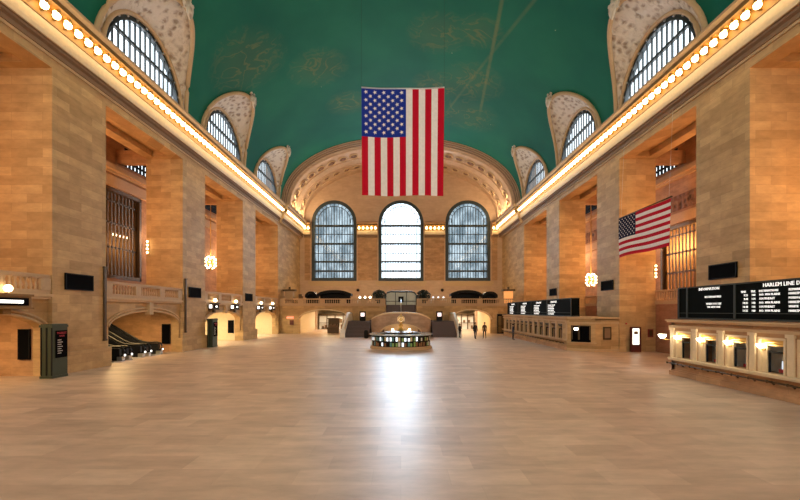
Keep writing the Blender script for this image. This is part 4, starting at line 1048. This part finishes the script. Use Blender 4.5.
m = MB()
for v in (0, 1): p = PV(0, v, 0); m.tube([p, (p.x, p.y, vz(p.x)-.02)], .006, 4)
put(m.build('cables', DARK), f1)
def PH(u, v, d):
    sag = .25*sin(pi*u)*(1-v)
    return Vector((17.55-.07*sin(u*9+v*2)-d, 32.55-u*6.1, 7.62+v*3.12+.05*sin(u*6)))
f2 = flag(PH, 3.12, 6.1, .35, 'hanging_flag', 'smaller stars and stripes flag hanging sideways by the right wall', NAVY2, .07, None)
m = MB(); m.tube([(17.6,26.3,10.8),(17.6,32.7,10.8)], .05, 6); put(m.build('pole', BRONZE), f2)
m = MB(); m.tube([(17.6,26.6,10.8),(17.85,26.6,16.5)], .012, 4); m.tube([(17.6,32.4,10.8),(17.85,32.4,16.5)], .012, 4); put(m.build('cables', STEEL), f2)

# ------------------------------------------------------------------ people
def person(x, y, rz, h, coat, trousers, label, stride=.12, bag=False):
    rt = empty('person', (x, y, 0), label, 'person', None, rz); k = h/1.75
    J = {'pel':(0,0,.95),'ab':(0,0,1.1),'ch':(0,.01,1.32),'nk':(0,0,1.47),'nk2':(0,-.01,1.54),'hd':(0,-.02,1.62),'hd2':(0,-.01,1.71),
         'sl':(-.18,0,1.40),'el':(-.24,.03,1.13),'wl':(-.24,-.06,.90),'hl':(-.24,-.09,.80),'sr':(.18,0,1.40),'er':(.24,.03,1.13),'wr':(.25,-.05,.90),'hr':(.25,-.08,.80),
         'tl':(-.1,0,.88),'kl':(-.11,-stride*.6,.49),'al':(-.11,-stride+.03,.09),'fl':(-.11,-stride-.13,.035),'tr':(.1,0,.88),'kr':(.11,stride*.3,.49),'ar':(.11,stride+.03,.09),'fr':(.11,stride-.12,.035)}
    rad = dict(pel=.15,ab=.125,ch=.16,nk=.065,nk2=.055,hd=.095,hd2=.085,sl=.07,el=.048,wl=.035,hl=.04,sr=.07,er=.048,wr=.035,hr=.04,tl=.095,kl=.06,al=.042,fl=.04,tr=.095,kr=.06,ar=.042,fr=.04)
    ed = [('pel','ab'),('ab','ch'),('ch','nk'),('nk','nk2'),('nk2','hd'),('hd','hd2'),('ch','sl'),('sl','el'),('el','wl'),('wl','hl'),('ch','sr'),('sr','er'),('er','wr'),('wr','hr'),('pel','tl'),('tl','kl'),('kl','al'),('al','fl'),('pel','tr'),('tr','kr'),('kr','ar'),('ar','fr')]
    names = list(J); me = bpy.data.meshes.new('b'); me.from_pydata([tuple(c*k for c in J[n_]) for n_ in names], [(names.index(a), names.index(b)) for a, b in ed], [])
    ob = bpy.data.objects.new('b', me); col.objects.link(ob); sk = ob.modifiers.new('s', 'SKIN')
    for i, n_ in enumerate(names): me.skin_vertices[0].data[i].radius = (rad[n_]*k,)*2
    me.skin_vertices[0].data[0].use_root = True
    su = ob.modifiers.new('u', 'SUBSURF'); su.levels = 1
    dg = bpy.context.evaluated_depsgraph_get(); dg.update(); bm_ = bpy.data.meshes.new_from_object(ob.evaluated_get(dg)); bpy.data.objects.remove(ob)
    bm_.materials.clear()
    for m_ in (SKIN, coat, trousers, DARK): bm_.materials.append(m_)
    for p in bm_.polygons:
        z = p.center.z/k; p.use_smooth = True
        p.material_index = 0 if z > 1.5 or (z < .86 and abs(p.center.x) > .2*k) else 1 if z > .84 else 2 if z > .09 else 3
    o = bpy.data.objects.new('body', bm_); col.objects.link(o); o.parent = rt
    m = MB(); m.lathe([(.001,.125),(.06,.115),(.098,.06),(.105,0),(.09,-.05)], (0,.005*k,1.68*k), 12); m.build('hair', HAIR, rt)
    if bag: m = MB(); m.box(-.15,.15,.12,.26,1.05*k,1.4*k); m.build('backpack', CLOTHS[0], rt)
person(8.9, 48.5, .3, 1.95, CLOTHS[0], CLOTHS[1], 'person in dark clothes standing in the middle of the three before the right arch')
person(10.15, 49.2, -.5, 1.95, CLOTHS[3], CLOTHS[0], 'person in a dark brown coat, rightmost of the three before the right arch')
person(7.3, 50.3, .8, 1.75, CLOTHS[0], CLOTHS[0], 'person in black beside the outer parapet of the right stairs')
person(13.0, 47.0, 1.4, 1.85, CLOTHS[1], CLOTHS[0], 'person in dark jacket and black trousers at the far ticket windows', .05)
person(8.0, 62.0, 2.5, 1.75, CLOTHS[3], CLOTHS[0], 'person in a brown coat walking inside the right arch', .2)
person(-8.9, 63.0, 0.4, 1.75, CLOTHS[0], CLOTHS[0], 'person in black walking inside the left arch', .2)

# ------------------------------------------------------------------ lights
def area(name, loc, rot, sx, sy, power, color):
    l = bpy.data.lights.new(name, 'AREA'); l.shape = 'RECTANGLE'; l.size = sx; l.size_y = sy; l.energy = power; l.color = color
    o = bpy.data.objects.new(name, l); col.objects.link(o); o.location = loc; o.rotation_euler = rot; return o
def point(name, loc, power, color, r=.3):
    l = bpy.data.lights.new(name, 'POINT'); l.energy = power; l.color = color; l.shadow_soft_size = r
    o = bpy.data.objects.new(name, l); col.objects.link(o); o.location = loc; return o
# daylight outside the end windows
area('daylight_central_window', (0, YF+1.6, 16), (R(-90),0,0), 9, 16, 13000, (.70,.85,1))
for x in (-11.9, 11.9): area('daylight_side_window', (x, YF+1.6, 16), (R(-90),0,0), 9, 16, 3600, (.66,.83,1))
for x in WX: area('daylight_west_window', (x, YB-1.6, 16), (R(90),0,0), 9, 16, 6500, (1,.79,.53))
for s in (-1, 1):
    for c in BAYC: area('daylight_lunette', (s*19.4, c, 21.2), (0, R(90)*s, 0), 4.6, 8, 450, (.95,.98,1))
# warm lamps of the galleries
for s in (-1, 1):
    for y in (14.5, 27.5, 40.5, 53.5):
        point('gallery_lamp', (s*22.2, y, 10.5), 760, (1,.50,.22), .8)
        point('grille_lamp', (s*25.3, y+4.5, 9.0), 2600 if s > 0 else 260, (1,.52,.17), .8)
for i, (y, p, c) in enumerate(((17,200,(1,.66,.28)),(29,300,(1,.62,.24)),(41.6,430,(1,.84,.50)),(54.7,430,(1,.86,.52)))):
    m = MB(); m.lathe([(.001,-.06),(.26,-.05),(.3,0),(.3,.06)], (-20.8,y,3.62), 16); tag(m.build('ceiling_lamp', [LAMP]), 'flat glowing ceiling lamp inside the %s arch of the left wall' % ('nearest','escalator','third','farthest')[i], 'ceiling lamp')
    area('arch_lamp', (-20.8, y, 3.5), (0,0,0), 2.0, 3.0, p, c)
for x, p in ((-11.2,260),(10.4,260)):
    area('balcony_arch_lamp', (x, 64, 3.8), (0,0,0), 3, 3, p, (1,.70,.34)); area('shop_lamp', (x, 71.2, 3.8), (0,0,0), 4, 2.5, p*1.3, (1,.86,.62))
for y in (13,15,17,19,20.8): area('ticket_office_lamp', (15.4, y, 2.6), (0,0,0), 1.0, 1.6, 420, (.85,.93,1))
for s in (-1, 1): area('arch_fill_light', (s*16.6, 66.5, 19.5), (0, R(180-25*s), 0), .4, 8, 420, (1,.74,.42))  # unseen fill lights, added to brighten the far arch
point('stair_arch_lamp', (0, 53.6, 1.9), 90, (1,.66,.36), .2)
for x in (-13,-6,6,13): point('balcony_lamp', (x, 66, 7.5), 220, (1,.72,.40), .2)

w = bpy.data.worlds.new('sky'); sc.world = w; w.use_nodes = True
bg = w.node_tree.nodes['Background']; bg.inputs[0].default_value = (.86,.94,1,1); bg.inputs[1].default_value = 2.6

cam = bpy.data.cameras.new('camera'); co = bpy.data.objects.new('camera', cam); col.objects.link(co); sc.camera = co
co.location = (0,0,3.35); co.rotation_euler = (R(90),0,0); cam.sensor_width = 36; cam.lens = 405/800*36; cam.shift_y = 61/800; cam.shift_x = -1/800; cam.clip_end = 400
vs = sc.view_settings; vs.view_transform = 'Standard'; vs.look = 'None'; vs.gamma = 1; vs.use_curve_mapping = False; vs.exposure = .2
sc.cycles.max_bounces = 7; sc.cycles.diffuse_bounces = 4; sc.cycles.use_denoising = True; sc.cycles.sample_clamp_indirect = 6
